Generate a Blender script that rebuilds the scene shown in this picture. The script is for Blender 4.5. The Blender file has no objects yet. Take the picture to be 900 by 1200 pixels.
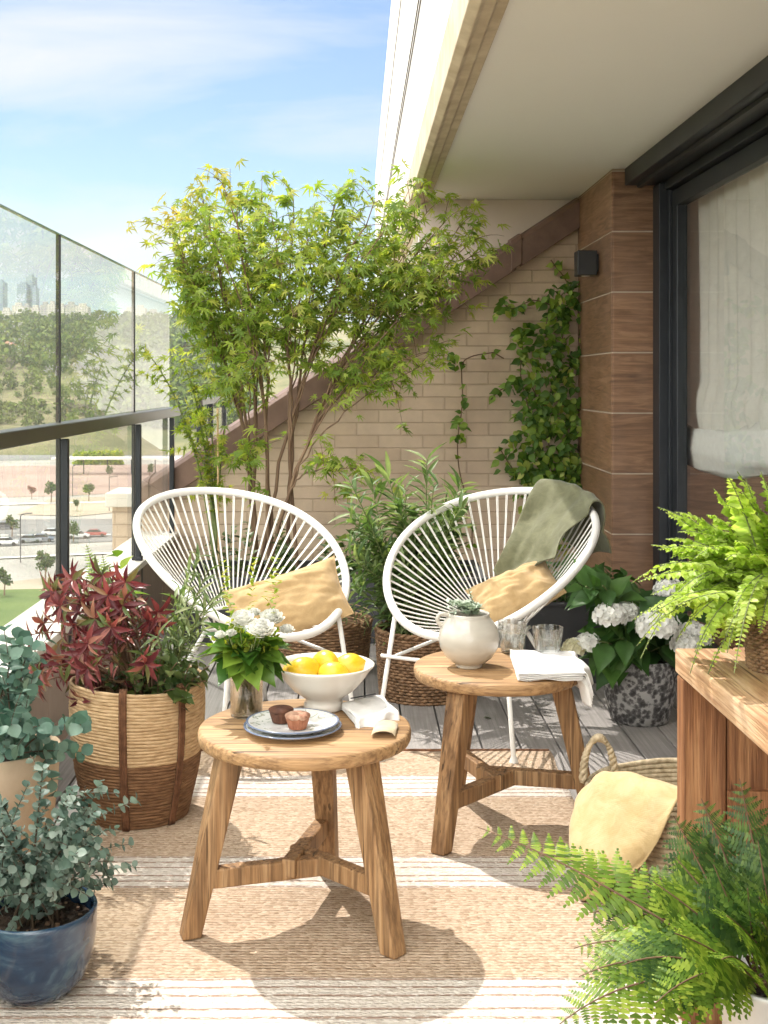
import bpy, math, random
import numpy as np
from mathutils import Vector, Matrix, noise
random.seed(7); rng = np.random.default_rng(7)
S = bpy.context.scene; COL = S.collection; D = bpy.data
PI = math.pi; R = math.radians
# ---------------------------------------------------------------- camera model
F, CX, CY, HC = 1450.0, 418.0, 447.0, 1.25
def P(px, py, Y): return Vector(((px-CX)/F*Y, Y, HC-(py-CY)/F*Y))
def G(px, py, z=0.0):
    Y = (HC-z)*F/(py-CY); return Vector(((px-CX)/F*Y, Y, z))
cd = D.cameras.new('camera'); cam = D.objects.new('camera', cd); COL.objects.link(cam)
cam.location = (0, 0, HC); cam.rotation_euler = (PI/2, 0, 0)
cd.sensor_fit = 'VERTICAL'; cd.sensor_height = 36; cd.sensor_width = 27; cd.lens = 36*F/1200
cd.shift_x = (450-CX)/1200; cd.shift_y = -(600-CY)/1200; cd.clip_start = .05; cd.clip_end = 20000
S.camera = cam
# ---------------------------------------------------------------- materials
def newmat(name):
    m = D.materials.new(name); m.use_nodes = True
    nt = m.node_tree; nt.nodes.clear()
    return m, nt
class N:
    def __init__(s, name):
        s.m, s.nt = newmat(name); s.out = s.n('ShaderNodeOutputMaterial')
    def n(s, t, **k):
        x = s.nt.nodes.new(t)
        for a, b in k.items():
            if a.startswith('i_'): x.inputs[a[2:].replace('_', ' ')].default_value = b
            else: setattr(x, a, b)
        return x
    def l(s, a, b): s.nt.links.new(a, b)
    def coord(s, scale=(1, 1, 1), kind='Object', rot=(0, 0, 0)):
        tc = s.n('ShaderNodeTexCoord'); mp = s.n('ShaderNodeMapping')
        mp.inputs['Scale'].default_value = scale; mp.inputs['Rotation'].default_value = rot
        s.l(tc.outputs[kind], mp.inputs['Vector']); return mp.outputs['Vector']
    def noise(s, vec, scale, detail=4, rough=.55, dist=0):
        x = s.n('ShaderNodeTexNoise'); x.inputs['Scale'].default_value = scale; x.inputs['Detail'].default_value = detail
        x.inputs['Roughness'].default_value = rough; x.inputs['Distortion'].default_value = dist
        s.l(vec, x.inputs['Vector']); return x.outputs['Fac']
    def ramp(s, fac, stops):
        r = s.n('ShaderNodeValToRGB'); e = r.color_ramp.elements
        while len(e) < len(stops): e.new(.5)
        for i, (p, c) in enumerate(stops):
            e[i].position = p; e[i].color = (c[0], c[1], c[2], 1) if not isinstance(c, (int, float)) else (c, c, c, 1)
        s.l(fac, r.inputs['Fac']); return r.outputs['Color']
    def mix(s, fac, a, b, mode='MIX'):
        x = s.n('ShaderNodeMix', data_type='RGBA', blend_type=mode)
        for v, k in ((fac, 0), (a, 6), (b, 7)):
            if hasattr(v, 'links') or hasattr(v, 'is_linked'): s.l(v, x.inputs[k])
            else: x.inputs[k].default_value = v if k == 0 else (v[0], v[1], v[2], 1)
        return x.outputs[2]
    def math(s, op, a, b=0.0, c=0.0):
        x = s.n('ShaderNodeMath', operation=op)
        for i, v in enumerate((a, b, c)):
            if hasattr(v, 'is_linked'): s.l(v, x.inputs[i])
            else: x.inputs[i].default_value = v
        return x.outputs[0]
    def bump(s, h, strength=.3, dist=.01, nrm=None):
        b = s.n('ShaderNodeBump'); b.inputs['Strength'].default_value = strength; b.inputs['Distance'].default_value = dist
        s.l(h, b.inputs['Height'])
        if nrm: s.l(nrm, b.inputs['Normal'])
        return b.outputs['Normal']
    def principled(s, color, rough=.6, nrm=None, **k):
        p = s.n('ShaderNodeBsdfPrincipled')
        if hasattr(color, 'is_linked'): s.l(color, p.inputs['Base Color'])
        else: p.inputs['Base Color'].default_value = (*color, 1)
        if hasattr(rough, 'is_linked'): s.l(rough, p.inputs['Roughness'])
        else: p.inputs['Roughness'].default_value = rough
        if nrm: s.l(nrm, p.inputs['Normal'])
        for a, b in k.items(): p.inputs[a.replace('_', ' ')].default_value = b
        s.l(p.outputs[0], s.out.inputs['Surface']); return p
def noisy(name, c1, c2, scale=8, rough=.6, bump=.15, bscale=60, bd=.003, stretch=(1, 1, 1), lo=.35, hi=.65, **k):
    a = N(name); v = a.coord(stretch)
    c = a.ramp(a.noise(v, scale), [(lo, c1), (hi, c2)])
    nr = a.bump(a.noise(v, bscale, 3), bump, bd) if bump else None
    a.principled(c, rough, nr, **k); return a.m
def wood(name, c1, c2, c3, axis='z', rough=.55, scale=1.0):
    a = N(name); st = {'x': (1.2, 14, 14), 'y': (14, 1.2, 14), 'z': (14, 14, 1.2)}[axis]
    st2 = {'x': (4, 120, 120), 'y': (120, 4, 120), 'z': (120, 120, 4)}[axis]
    st = [x*scale for x in st]
    f = a.noise(a.coord(st), 1.6, 6, .6, .9); g = a.noise(a.coord(st2), 1.0, 3, .6, .2)
    c = a.ramp(f, [(.28, c3), (.5, c1), (.72, c2)])
    c = a.mix(a.ramp(g, [(.42, 0.0), (.66, .85)]), c, c3)
    ck = a.noise(a.coord([x*2.2 if x > 5 else x*.8 for x in st]), 2.2, 2, .5, .1); c = a.mix(a.ramp(ck, [(.665, 0.), (.69, .8)]), c, [x*.35 for x in c3])
    c = a.mix(a.math('MULTIPLY', a.ramp(a.noise(a.coord(), 7, 3), [(.5, 0.), (.8, 1.)]), .35), c, c2)
    nr = a.bump(a.math('ADD', f, a.math('MULTIPLY', g, 1.5)), .8, .003)
    a.principled(c, rough, nr, Specular_IOR_Level=.3); return a.m
def leafmat(name, stops, trans=.35, rough=.45, tcol=None, extra=None):
    a = N(name); g = a.n('ShaderNodeNewGeometry')
    c = a.ramp(g.outputs['Random Per Island'], stops)
    if extra: c = extra(a, c)
    v = a.coord(); c = a.mix(.3, c, a.ramp(a.noise(v, 30, 2), [(.3, (.3, .3, .3)), (.7, (1.2, 1.2, 1.2))]), 'MULTIPLY')
    p = a.principled(c, rough, None, Specular_IOR_Level=.35)
    t = a.n('ShaderNodeBsdfTranslucent'); b = a.mix(1, c, tcol or (1.6, 1.7, .9), 'MULTIPLY'); a.l(b, t.inputs['Color'])
    m = a.n('ShaderNodeMixShader'); m.inputs[0].default_value = trans
    a.l(p.outputs[0], m.inputs[1]); a.l(t.outputs[0], m.inputs[2]); a.l(m.outputs[0], a.out.inputs['Surface']); return a.m
def cloth(name, c1, c2, rough=.9, sc=500, trans=0, wr=.4):
    a = N(name); v = a.coord()
    w1 = a.n('ShaderNodeTexWave', wave_type='BANDS', bands_direction='X'); w1.inputs['Scale'].default_value = sc/6; w1.inputs['Distortion'].default_value = 1.5
    w2 = a.n('ShaderNodeTexWave', wave_type='BANDS', bands_direction='Z'); w2.inputs['Scale'].default_value = sc/6; w2.inputs['Distortion'].default_value = 1.5
    a.l(v, w1.inputs['Vector']); a.l(v, w2.inputs['Vector'])
    h = a.math('ADD', w1.outputs['Fac'], w2.outputs['Fac'])
    c = a.ramp(a.noise(a.coord((1, 1, 1)), 22, 5, .65, .6), [(.3, c1), (.7, c2)])
    nr = a.bump(a.noise(v, 14, 4, .6, 1.2), wr, .012); nr = a.bump(h, .12, .0008, nr)
    p = a.principled(c, rough, nr, Specular_IOR_Level=.15, Sheen_Weight=.2)
    if trans:
        t = a.n('ShaderNodeBsdfTranslucent'); a.l(c, t.inputs['Color']); m = a.n('ShaderNodeMixShader'); m.inputs[0].default_value = trans
        a.l(p.outputs[0], m.inputs[1]); a.l(t.outputs[0], m.inputs[2]); a.l(m.outputs[0], a.out.inputs['Surface'])
    return a.m
def glassmat(name, tint, ior=1.45, rough=0.0, back=.4, film=0):
    a = N(name); frn = a.n('ShaderNodeFresnel'); ge = a.n('ShaderNodeNewGeometry')
    i_ = a.math('ADD', a.math('MULTIPLY', ge.outputs['Backfacing'], 1/ior-ior), ior); a.l(i_, frn.inputs['IOR'])
    fr_ = a.math('MULTIPLY', frn.outputs[0], a.math('SUBTRACT', 1.0, a.math('MULTIPLY', ge.outputs['Backfacing'], 1-back)))
    class fr: outputs = [fr_]
    t = a.n('ShaderNodeBsdfTransparent'); t.inputs['Color'].default_value = (*tint, 1)
    g = a.n('ShaderNodeBsdfGlossy'); g.inputs['Roughness'].default_value = rough; g.inputs['Color'].default_value = (1, 1, 1, 1)
    m = a.n('ShaderNodeMixShader'); a.l(fr.outputs[0], m.inputs[0]); a.l(t.outputs[0], m.inputs[1]); a.l(g.outputs[0], m.inputs[2])
    last = m.outputs[0]
    if film:
        df = a.n('ShaderNodeBsdfDiffuse'); df.inputs['Color'].default_value = (.72, .68, .60, 1); tl = a.n('ShaderNodeBsdfTranslucent'); tl.inputs['Color'].default_value = (.72, .68, .60, 1); m3 = a.n('ShaderNodeMixShader'); a.l(df.outputs[0], m3.inputs[1]); a.l(tl.outputs[0], m3.inputs[2]); m3.inputs[0].default_value = .5
        m2 = a.n('ShaderNodeMixShader'); a.l(a.math('MULTIPLY', a.ramp(a.noise(a.coord(), 1.5, 3, .5), [(.3, .7), (.7, 1.)]), film), m2.inputs[0]); a.l(last, m2.inputs[1]); a.l(m3.outputs[0], m2.inputs[2]); last = m2.outputs[0]
    a.l(last, a.out.inputs['Surface']); return a.m
M = {}
M['deck'] = None
def deckmat():
    a = N('grey_decking'); tc = a.coord()
    sx = a.n('ShaderNodeSeparateXYZ'); a.l(tc, sx.inputs[0])
    idx = a.math('FLOOR', a.math('DIVIDE', a.math('ADD', sx.outputs[0], 10.0), .132))
    wn = a.n('ShaderNodeTexWhiteNoise', noise_dimensions='1D'); a.l(idx, wn.inputs['W'])
    grain = a.noise(a.coord((60, 1.5, 1)), 1.5, 5, .6, .3)
    c = a.ramp(grain, [(.3, (.20, .185, .175)), (.7, (.34, .315, .30))])
    c = a.mix(.35, c, a.ramp(wn.outputs['Value'], [(0, (.5, .5, .5)), (1, (1.1, 1.08, 1.05))]), 'MULTIPLY')
    dirt = a.ramp(a.noise(tc, 9, 6, .65), [(.45, 0.), (.75, .45)]); c = a.mix(dirt, c, (.15, .135, .12))
    rib = a.n('ShaderNodeTexWave', bands_direction='X'); rib.inputs['Scale'].default_value = 40; a.l(tc, rib.inputs['Vector'])
    nr = a.bump(a.math('ADD', rib.outputs['Fac'], grain), .25, .0015)
    a.principled(c, .7, nr); return a.m
M['deck'] = deckmat()
def rugmat():
    a = N('jute_rug'); tc = a.coord(); sx = a.n('ShaderNodeSeparateXYZ'); a.l(tc, sx.inputs[0])
    y = sx.outputs[1]
    vo = a.n('ShaderNodeTexVoronoi', feature='F1'); vo.inputs['Scale'].default_value = 1; vo.inputs['Randomness'].default_value = .8
    a.l(a.coord((95, 153.8, 1)), vo.inputs['Vector'])
    rowf = a.math('ABSOLUTE', a.math('SUBTRACT', a.math('MULTIPLY', a.math('FRACT', a.math('DIVIDE', a.math('ADD', y, a.math('MULTIPLY', a.math('SUBTRACT', a.noise(tc, 7, 2), .5), .012)), .013)), 2.0), 1.0)); rowh = a.math('SUBTRACT', 1.0, a.math('POWER', rowf, 2.5))
    vo2 = a.n('ShaderNodeTexVoronoi', feature='F1'); vo2.inputs['Scale'].default_value = 1; vo2.inputs['Randomness'].default_value = .5
    a.l(a.coord((95, 150, 1)), vo2.inputs['Vector'])
    c = a.ramp(vo.outputs['Color'], [(.1, (.36, .26, .175)), (.45, (.50, .38, .275)), (.85, (.60, .475, .36))])
    c = a.mix(a.ramp(a.noise(tc, 16, 5, .6), [(.35, 0.), (.75, .35)]), c, (.42, .295, .20))
    c = a.mix(1, c, a.ramp(rowh, [(.0, (.80, .78, .76)), (.5, (1.04, 1.04, 1.04))]), 'MULTIPLY')
    # white bands every .66 m: three pale stripes with thin dark lines
    ph = a.math('ABSOLUTE', a.math('SUBTRACT', a.math('MODULO', a.math('ADD', y, .33-3.13+6.6), .66), .33))
    wob = a.math('MULTIPLY', a.math('SUBTRACT', a.noise(tc, 12, 2), .5), .008)
    ph = a.math('ADD', ph, wob)
    band = a.math('LESS_THAN', ph, .10)
    st = a.math('MODULO', a.math('ADD', ph, .012), .034)
    line = a.math('LESS_THAN', st, .0085)
    line2 = a.math('MULTIPLY', line, a.math('GREATER_THAN', a.noise(a.coord((55, 160, 1)), 1, 2), .42))
    wc = a.ramp(vo2.outputs['Color'], [(.1, (.56, .49, .42)), (.8, (.72, .66, .59))])
    wc = a.mix(line2, wc, (.36, .26, .20))
    c2 = a.mix(band, c, wc)
    h = a.math('ADD', a.math('ADD', a.math('MULTIPLY', vo.outputs['Distance'], -.7), a.math('MULTIPLY', rowh, a.math('SUBTRACT', .55, a.math('MULTIPLY', band, .3)))), a.math('MULTIPLY', a.noise(a.coord((160, 160, 1)), 1, 3), .5))
    h2 = a.math('SUBTRACT', h, a.math('MULTIPLY', a.math('MULTIPLY', line, band), .5))
    a.principled(c2, .95, a.bump(h2, 1.0, .006), Specular_IOR_Level=.1); return a.m
M['rug'] = rugmat()
def brickmat():
    a = N('painted_brick'); v = a.coord((1, 1, 1), 'Object', (R(-90), 0, 0))
    b = a.n('ShaderNodeTexBrick'); b.inputs['Scale'].default_value = 1; b.inputs['Brick Width'].default_value = .25; b.inputs['Row Height'].default_value = .0725
    b.inputs['Mortar Size'].default_value = .0045; b.inputs['Mortar Smooth'].default_value = .4; b.inputs['Bias'].default_value = 0
    b.inputs['Color1'].default_value = (.60, .46, .35, 1); b.inputs['Color2'].default_value = (.67, .53, .415, 1); b.inputs['Mortar'].default_value = (.54, .41, .31, 1)
    a.l(v, b.inputs['Vector'])
    n = a.noise(a.coord(), 6, 5, .6); c = a.mix(.5, b.outputs['Color'], a.ramp(n, [(.3, (.66, .63, .60)), (.7, (1.12, 1.1, 1.08))]), 'MULTIPLY')
    h = a.math('SUBTRACT', a.math('MULTIPLY', a.noise(a.coord(), 55, 4), .25), b.outputs['Fac'])
    a.principled(c, .85, a.bump(h, .8, .006), Specular_IOR_Level=.2); return a.m
M['brick'] = brickmat()
M['coping'] = noisy('brown_coping', (.13, .075, .055), (.20, .12, .09), 7, .55, .3, 40, .004)
M['white_render'] = noisy('white_render', (.78, .76, .73), (.84, .82, .79), 3, .8, .15, 90, .002)
M['soffit'] = noisy('soffit_paint', (.885, .865, .84), (.90, .88, .855), 1.5, .85, .06, 60, .002)
M['plaster'] = noisy('pink_plaster', (.66, .56, .50), (.71, .61, .55), 2, .85, .1, 60, .002)
M['cornice'] = noisy('beige_cornice', (.50, .40, .28), (.66, .56, .42), 9, .75, .3, 60, .003)
M['ledge'] = noisy('pale_stone', (.62, .58, .53), (.74, .70, .65), 6, .8, .2, 60, .003)
M['parapet'] = noisy('taupe_tiles', (.30, .23, .19), (.38, .30, .255), 4, .7, .2, 50, .002)
M['dark_metal'] = noisy('dark_metal', (.016, .019, .024), (.024, .028, .034), 4, .45, .05, 80, .001, Metallic=.3)
M['rail_metal'] = noisy('bronze_metal', (.055, .050, .042), (.08, .072, .06), 4, .35, .05, 80, .001, Metallic=.4)
M['black'] = noisy('black_enamel', (.012, .012, .013), (.02, .02, .02), 4, .4, 0)
M['rubber'] = noisy('black_seal', (.01, .01, .01), (.015, .015, .015), 4, .6, 0)
M['glass'] = glassmat('balcony_glass', (.92, .94, .92), 1.30, 0, 0, .055)
M['door_glass'] = glassmat('door_glass', (.94, .95, .94), 1.3, 0, 0)
M['gedge'] = noisy('green_glass_edge', (.10, .20, .17), (.18, .28, .24), 5, .2, 0)
a = N('clear_glass'); g_ = a.n('ShaderNodeBsdfGlass'); g_.inputs['IOR'].default_value = 1.48; g_.inputs['Color'].default_value = (.99, .995, .99, 1); t_ = a.n('ShaderNodeBsdfTransparent'); m_ = a.n('ShaderNodeMixShader'); m_.inputs[0].default_value = .45; a.l(g_.outputs[0], m_.inputs[1]); a.l(t_.outputs[0], m_.inputs[2]); a.l(m_.outputs[0], a.out.inputs['Surface']); M['tumbler'] = a.m
M['water'] = glassmat('drinking_water', (.93, .95, .95), 1.33)
def tilemat():
    a = N('wood_look_tile'); v = a.coord((1, 1, 1))
    g = a.noise(a.coord((2.5, 2.5, 26)), 1.3, 6, .65, 1.5); oi = a.n('ShaderNodeObjectInfo')
    c = a.ramp(g, [(.28, (.09, .044, .022)), (.5, (.20, .105, .055)), (.74, (.33, .19, .11))])
    c = a.mix(a.ramp(a.noise(v, 5, 4), [(.4, 0.), (.7, .4)]), c, (.27, .165, .11))
    rnd = a.ramp(oi.outputs['Random'], [(0, (.8, .8, .8)), (1, (1.15, 1.15, 1.15))]); c = a.mix(1, c, rnd, 'MULTIPLY')
    a.principled(c, .45, a.bump(g, .25, .002)); return a.m
M['tile'] = tilemat()
M['grout'] = noisy('grout', (.44, .36, .28), (.50, .42, .34), 10, .85, .1)
M['teak'] = wood('table_wood', (.36, .205, .095), (.50, .325, .175), (.13, .07, .034), 'z')
M['teak_x'] = wood('table_top_wood', (.46, .28, .135), (.60, .405, .225), (.19, .105, .05), 'x', .5, .7)
M['bench'] = wood('bench_panel_wood', (.33, .15, .065), (.47, .25, .12), (.15, .06, .028), 'z', .6, 1.2)
M['bench_y'] = wood('bench_top_wood', (.58, .36, .20), (.74, .54, .36), (.32, .16, .08), 'y', .6)
M['cord'] = noisy('white_cord', (.80, .78, .74), (.86, .84, .80), 30, .5, .1, 200, .0005)
M['white_metal'] = noisy('white_metal', (.78, .77, .74), (.84, .83, .80), 6, .4, 0)
M['ochre'] = cloth('ochre_linen', (.40, .265, .125), (.52, .37, .195), wr=.14)
M['olive'] = cloth('olive_linen', (.105, .105, .06), (.17, .17, .10), wr=.2)
M['yellow'] = cloth('pale_yellow_linen', (.56, .41, .20), (.68, .53, .30), .9, 500, .15)
M['napkin'] = cloth('white_linen', (.74, .72, .70), (.85, .84, .82), .9, 500, .1, .2)
M['trim'] = cloth('beige_linen', (.50, .40, .26), (.60, .50, .35))
M['curtain'] = cloth('sheer_curtain', (.74, .73, .69), (.82, .81, .77), .9, 200, .3, .3)
M['jute'] = noisy('natural_rope', (.44, .29, .15), (.64, .46, .27), 30, .9, .6, 200, .002, (1, 1, 4))
M['jute_dark'] = noisy('brown_rope', (.13, .062, .027), (.26, .14, .068), 30, .9, .6, 200, .002, (1, 1, 4))
M['jute_strap'] = noisy('brown_strap', (.10, .042, .018), (.19, .085, .04), 40, .9, .6, 200, .002)
M['wicker'] = noisy('willow_wicker', (.14, .075, .035), (.34, .20, .105), 40, .6, .3, 150, .001)
M['seagrass'] = noisy('seagrass', (.33, .26, .16), (.58, .48, .33), 60, .85, .5, 200, .002)
M['soil'] = noisy('potting_soil', (.018, .012, .008), (.07, .045, .03), 60, .95, 1, 90, .015)
def bluepot():
    a = N('blue_glaze'); f = a.noise(a.coord((1, 1, 2.5)), 5, 6, .65, 1)
    c = a.ramp(f, [(.3, (.006, .018, .045)), (.5, (.018, .045, .09)), (.64, (.07, .13, .17)), (.82, (.24, .28, .27))])
    a.principled(c, .18, a.bump(f, .25, .004), Coat_Weight=.5, Coat_Roughness=.08); return a.m
M['blue'] = bluepot()
M['ceramic'] = noisy('cream_glaze', (.66, .62, .55), (.76, .72, .66), 6, .25, .08, 12, .004, Coat_Weight=.4)
M['stoneware'] = noisy('grey_white_glaze', (.46, .43, .37), (.66, .62, .54), 4, .3, .2, 16, .004, (1, 1, 2.5), Coat_Weight=.5)
def platemat():
    a = N('blue_rim_plate'); v = a.coord(); sx = a.n('ShaderNodeVectorMath', operation='LENGTH'); a.l(v, sx.inputs[0])
    r = sx.outputs['Value']; f = a.noise(v, 34, 3, .6, 1.5)
    c = a.ramp(f, [(.50, (.74, .74, .72)), (.58, (.74, .74, .72)), (.63, (.30, .36, .30)), (.70, (.55, .50, .40))])
    rim = a.ramp(r, [(.972, (1, 1, 1)), (.99, (.22, .27, .38))]) if False else c
    e = a.math('GREATER_THAN', r, .1035); c = a.mix(e, c, (.16, .20, .30))
    a.principled(c, .22, None, Coat_Weight=.3); return a.m
M['plate'] = platemat()
M['lemon'] = noisy('lemon_peel', (.64, .40, .015), (.72, .50, .035), 14, .35, .5, 160, .0015, Subsurface_Weight=.1)
M['choc'] = noisy('chocolate_crumb', (.055, .018, .008), (.12, .045, .022), 40, .8, .8, 120, .003)
M['redcake'] = noisy('red_brown_crumb', (.22, .075, .035), (.33, .13, .07), 40, .8, .8, 120, .003)
M['caketop'] = noisy('dusted_crumb', (.28, .12, .07), (.50, .32, .22), 50, .85, .9, 120, .004)
def lavamat():
    a = N('speckled_stone'); v = a.coord(); vo = a.n('ShaderNodeTexVoronoi'); vo.inputs['Scale'].default_value = 55; a.l(v, vo.inputs['Vector'])
    f = a.math('ADD', a.math('MULTIPLY', a.noise(v, 30, 5, .7), .8), a.math('MULTIPLY', vo.outputs['Distance'], .3))
    c = a.ramp(f, [(.42, (.035, .032, .033)), (.54, (.10, .095, .095)), (.62, (.33, .32, .31))])
    a.principled(c, .85, a.bump(f, 1, .01)); return a.m
M['lava'] = lavamat()
M['planter'] = noisy('anthracite_planter', (.045, .046, .052), (.065, .066, .072), 5, .6, .1)
M['terracotta'] = noisy('beige_pot', (.44, .32, .21), (.54, .41, .29), 10, .85, .4, 120, .002)
M['zinc'] = noisy('whitewashed_zinc', (.56, .56, .55), (.70, .70, .68), 9, .45, .2, 30, .002, Metallic=.2)
M['bark'] = noisy('maple_bark', (.13, .075, .045), (.24, .155, .095), 20, .8, .5, 80, .003, (1, 1, .3))
M['stem'] = noisy('green_stem', (.10, .14, .04), (.17, .20, .07), 20, .7, 0)
M['rstem'] = noisy('brown_stem', (.12, .065, .035), (.17, .10, .055), 20, .7, 0)
M['dstem'] = noisy('dark_stem', (.05, .035, .02), (.09, .06, .035), 20, .7, 0)
def maple_extra(a, c):
    tc = a.coord(); sx = a.n('ShaderNodeSeparateXYZ'); a.l(tc, sx.inputs[0])
    f = a.math('ADD', a.math('MULTIPLY', sx.outputs[0], -.9), a.math('MULTIPLY', a.math('SUBTRACT', a.noise(tc, 5, 2), .5), 1.6))
    f2 = a.math('ADD', f, a.math('MULTIPLY', a.math('SUBTRACT', sx.outputs[2], 1.9), 1.2))
    return a.mix(a.ramp(f2, [(.2, 0.), (.75, .75)]), c, (.50, .36, .07))
M['maple'] = leafmat('maple_leaf', [(0, (.14, .23, .045)), (.4, (.23, .33, .06)), (.75, (.33, .41, .08)), (1, (.46, .47, .12))], .55, .5, (1.7, 1.65, .8), maple_extra)
M['sapling'] = leafmat('yellow_green_leaf', [(0, (.16, .25, .03)), (.5, (.26, .33, .04)), (1, (.42, .40, .06))], .5, .5)
M['ivy'] = leafmat('climber_leaf', [(0, (.05, .12, .02)), (.5, (.12, .22, .03)), (.85, (.26, .38, .06)), (1, (.48, .48, .14))], .35)
M['oleander'] = leafmat('lance_leaf', [(0, (.07, .13, .04)), (.6, (.15, .23, .075)), (1, (.30, .36, .16))], .35)
M['nandina'] = leafmat('red_leaf', [(0, (.09, .02, .026)), (.4, (.19, .045, .05)), (.62, (.32, .09, .08)), (.76, (.40, .20, .13)), (.86, (.17, .17, .06)), (1, (.11, .17, .05))], .22, .3, (1.5, .9, .8))
M['nandgreen'] = leafmat('dark_green_leaf', [(0, (.03, .06, .015)), (.6, (.07, .11, .03)), (1, (.15, .18, .06))], .3, .4)
M['willow'] = leafmat('grey_green_leaf', [(0, (.11, .17, .065)), (.6, (.20, .27, .12)), (1, (.34, .38, .20))], .35)
M['euca'] = leafmat('silver_leaf', [(0, (.06, .11, .085)), (.5, (.135, .20, .16)), (1, (.30, .36, .31))], .25, .5, (1.2, 1.3, 1.1))
M['euca2'] = leafmat('blue_green_leaf', [(0, (.045, .11, .08)), (.6, (.11, .20, .15)), (1, (.22, .32, .26))], .25, .45, (1.2, 1.3, 1.1))
M['boston'] = leafmat('lime_fern_leaf', [(0, (.28, .40, .05)), (.5, (.42, .54, .09)), (1, (.58, .68, .20))], .45)
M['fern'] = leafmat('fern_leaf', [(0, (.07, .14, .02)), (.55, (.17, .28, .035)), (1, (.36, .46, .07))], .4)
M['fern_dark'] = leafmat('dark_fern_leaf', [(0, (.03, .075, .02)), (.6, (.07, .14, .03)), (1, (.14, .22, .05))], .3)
M['hydleaf'] = leafmat('hydrangea_leaf', [(0, (.03, .085, .02)), (.6, (.06, .14, .03)), (1, (.11, .21, .05))], .3)
M['bouqleaf'] = leafmat('bouquet_leaf', [(0, (.03, .09, .015)), (.55, (.08, .17, .025)), (1, (.22, .34, .05))], .3, .3)
M['petal'] = leafmat('white_petal', [(0, (.78, .78, .72)), (.6, (.86, .86, .83)), (1, (.9, .9, .86))], .3, .6, (1, 1, .95))
M['cream_petal'] = leafmat('cream_petal', [(0, (.62, .58, .36)), (1, (.78, .76, .58))], .3, .6, (1, 1, .9))
M['sedum'] = leafmat('succulent_leaf', [(0, (.26, .34, .24)), (1, (.50, .56, .45))], .2, .5, (1.2, 1.3, 1.1))
M['farleaf'] = leafmat('far_leaf', [(0, (.035, .07, .02)), (.5, (.07, .12, .03)), (1, (.13, .17, .05))], .2, .8)
M['redfl'] = leafmat('pink_petal', [(0, (.5, .03, .10)), (1, (.6, .08, .15))], .3)
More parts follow.
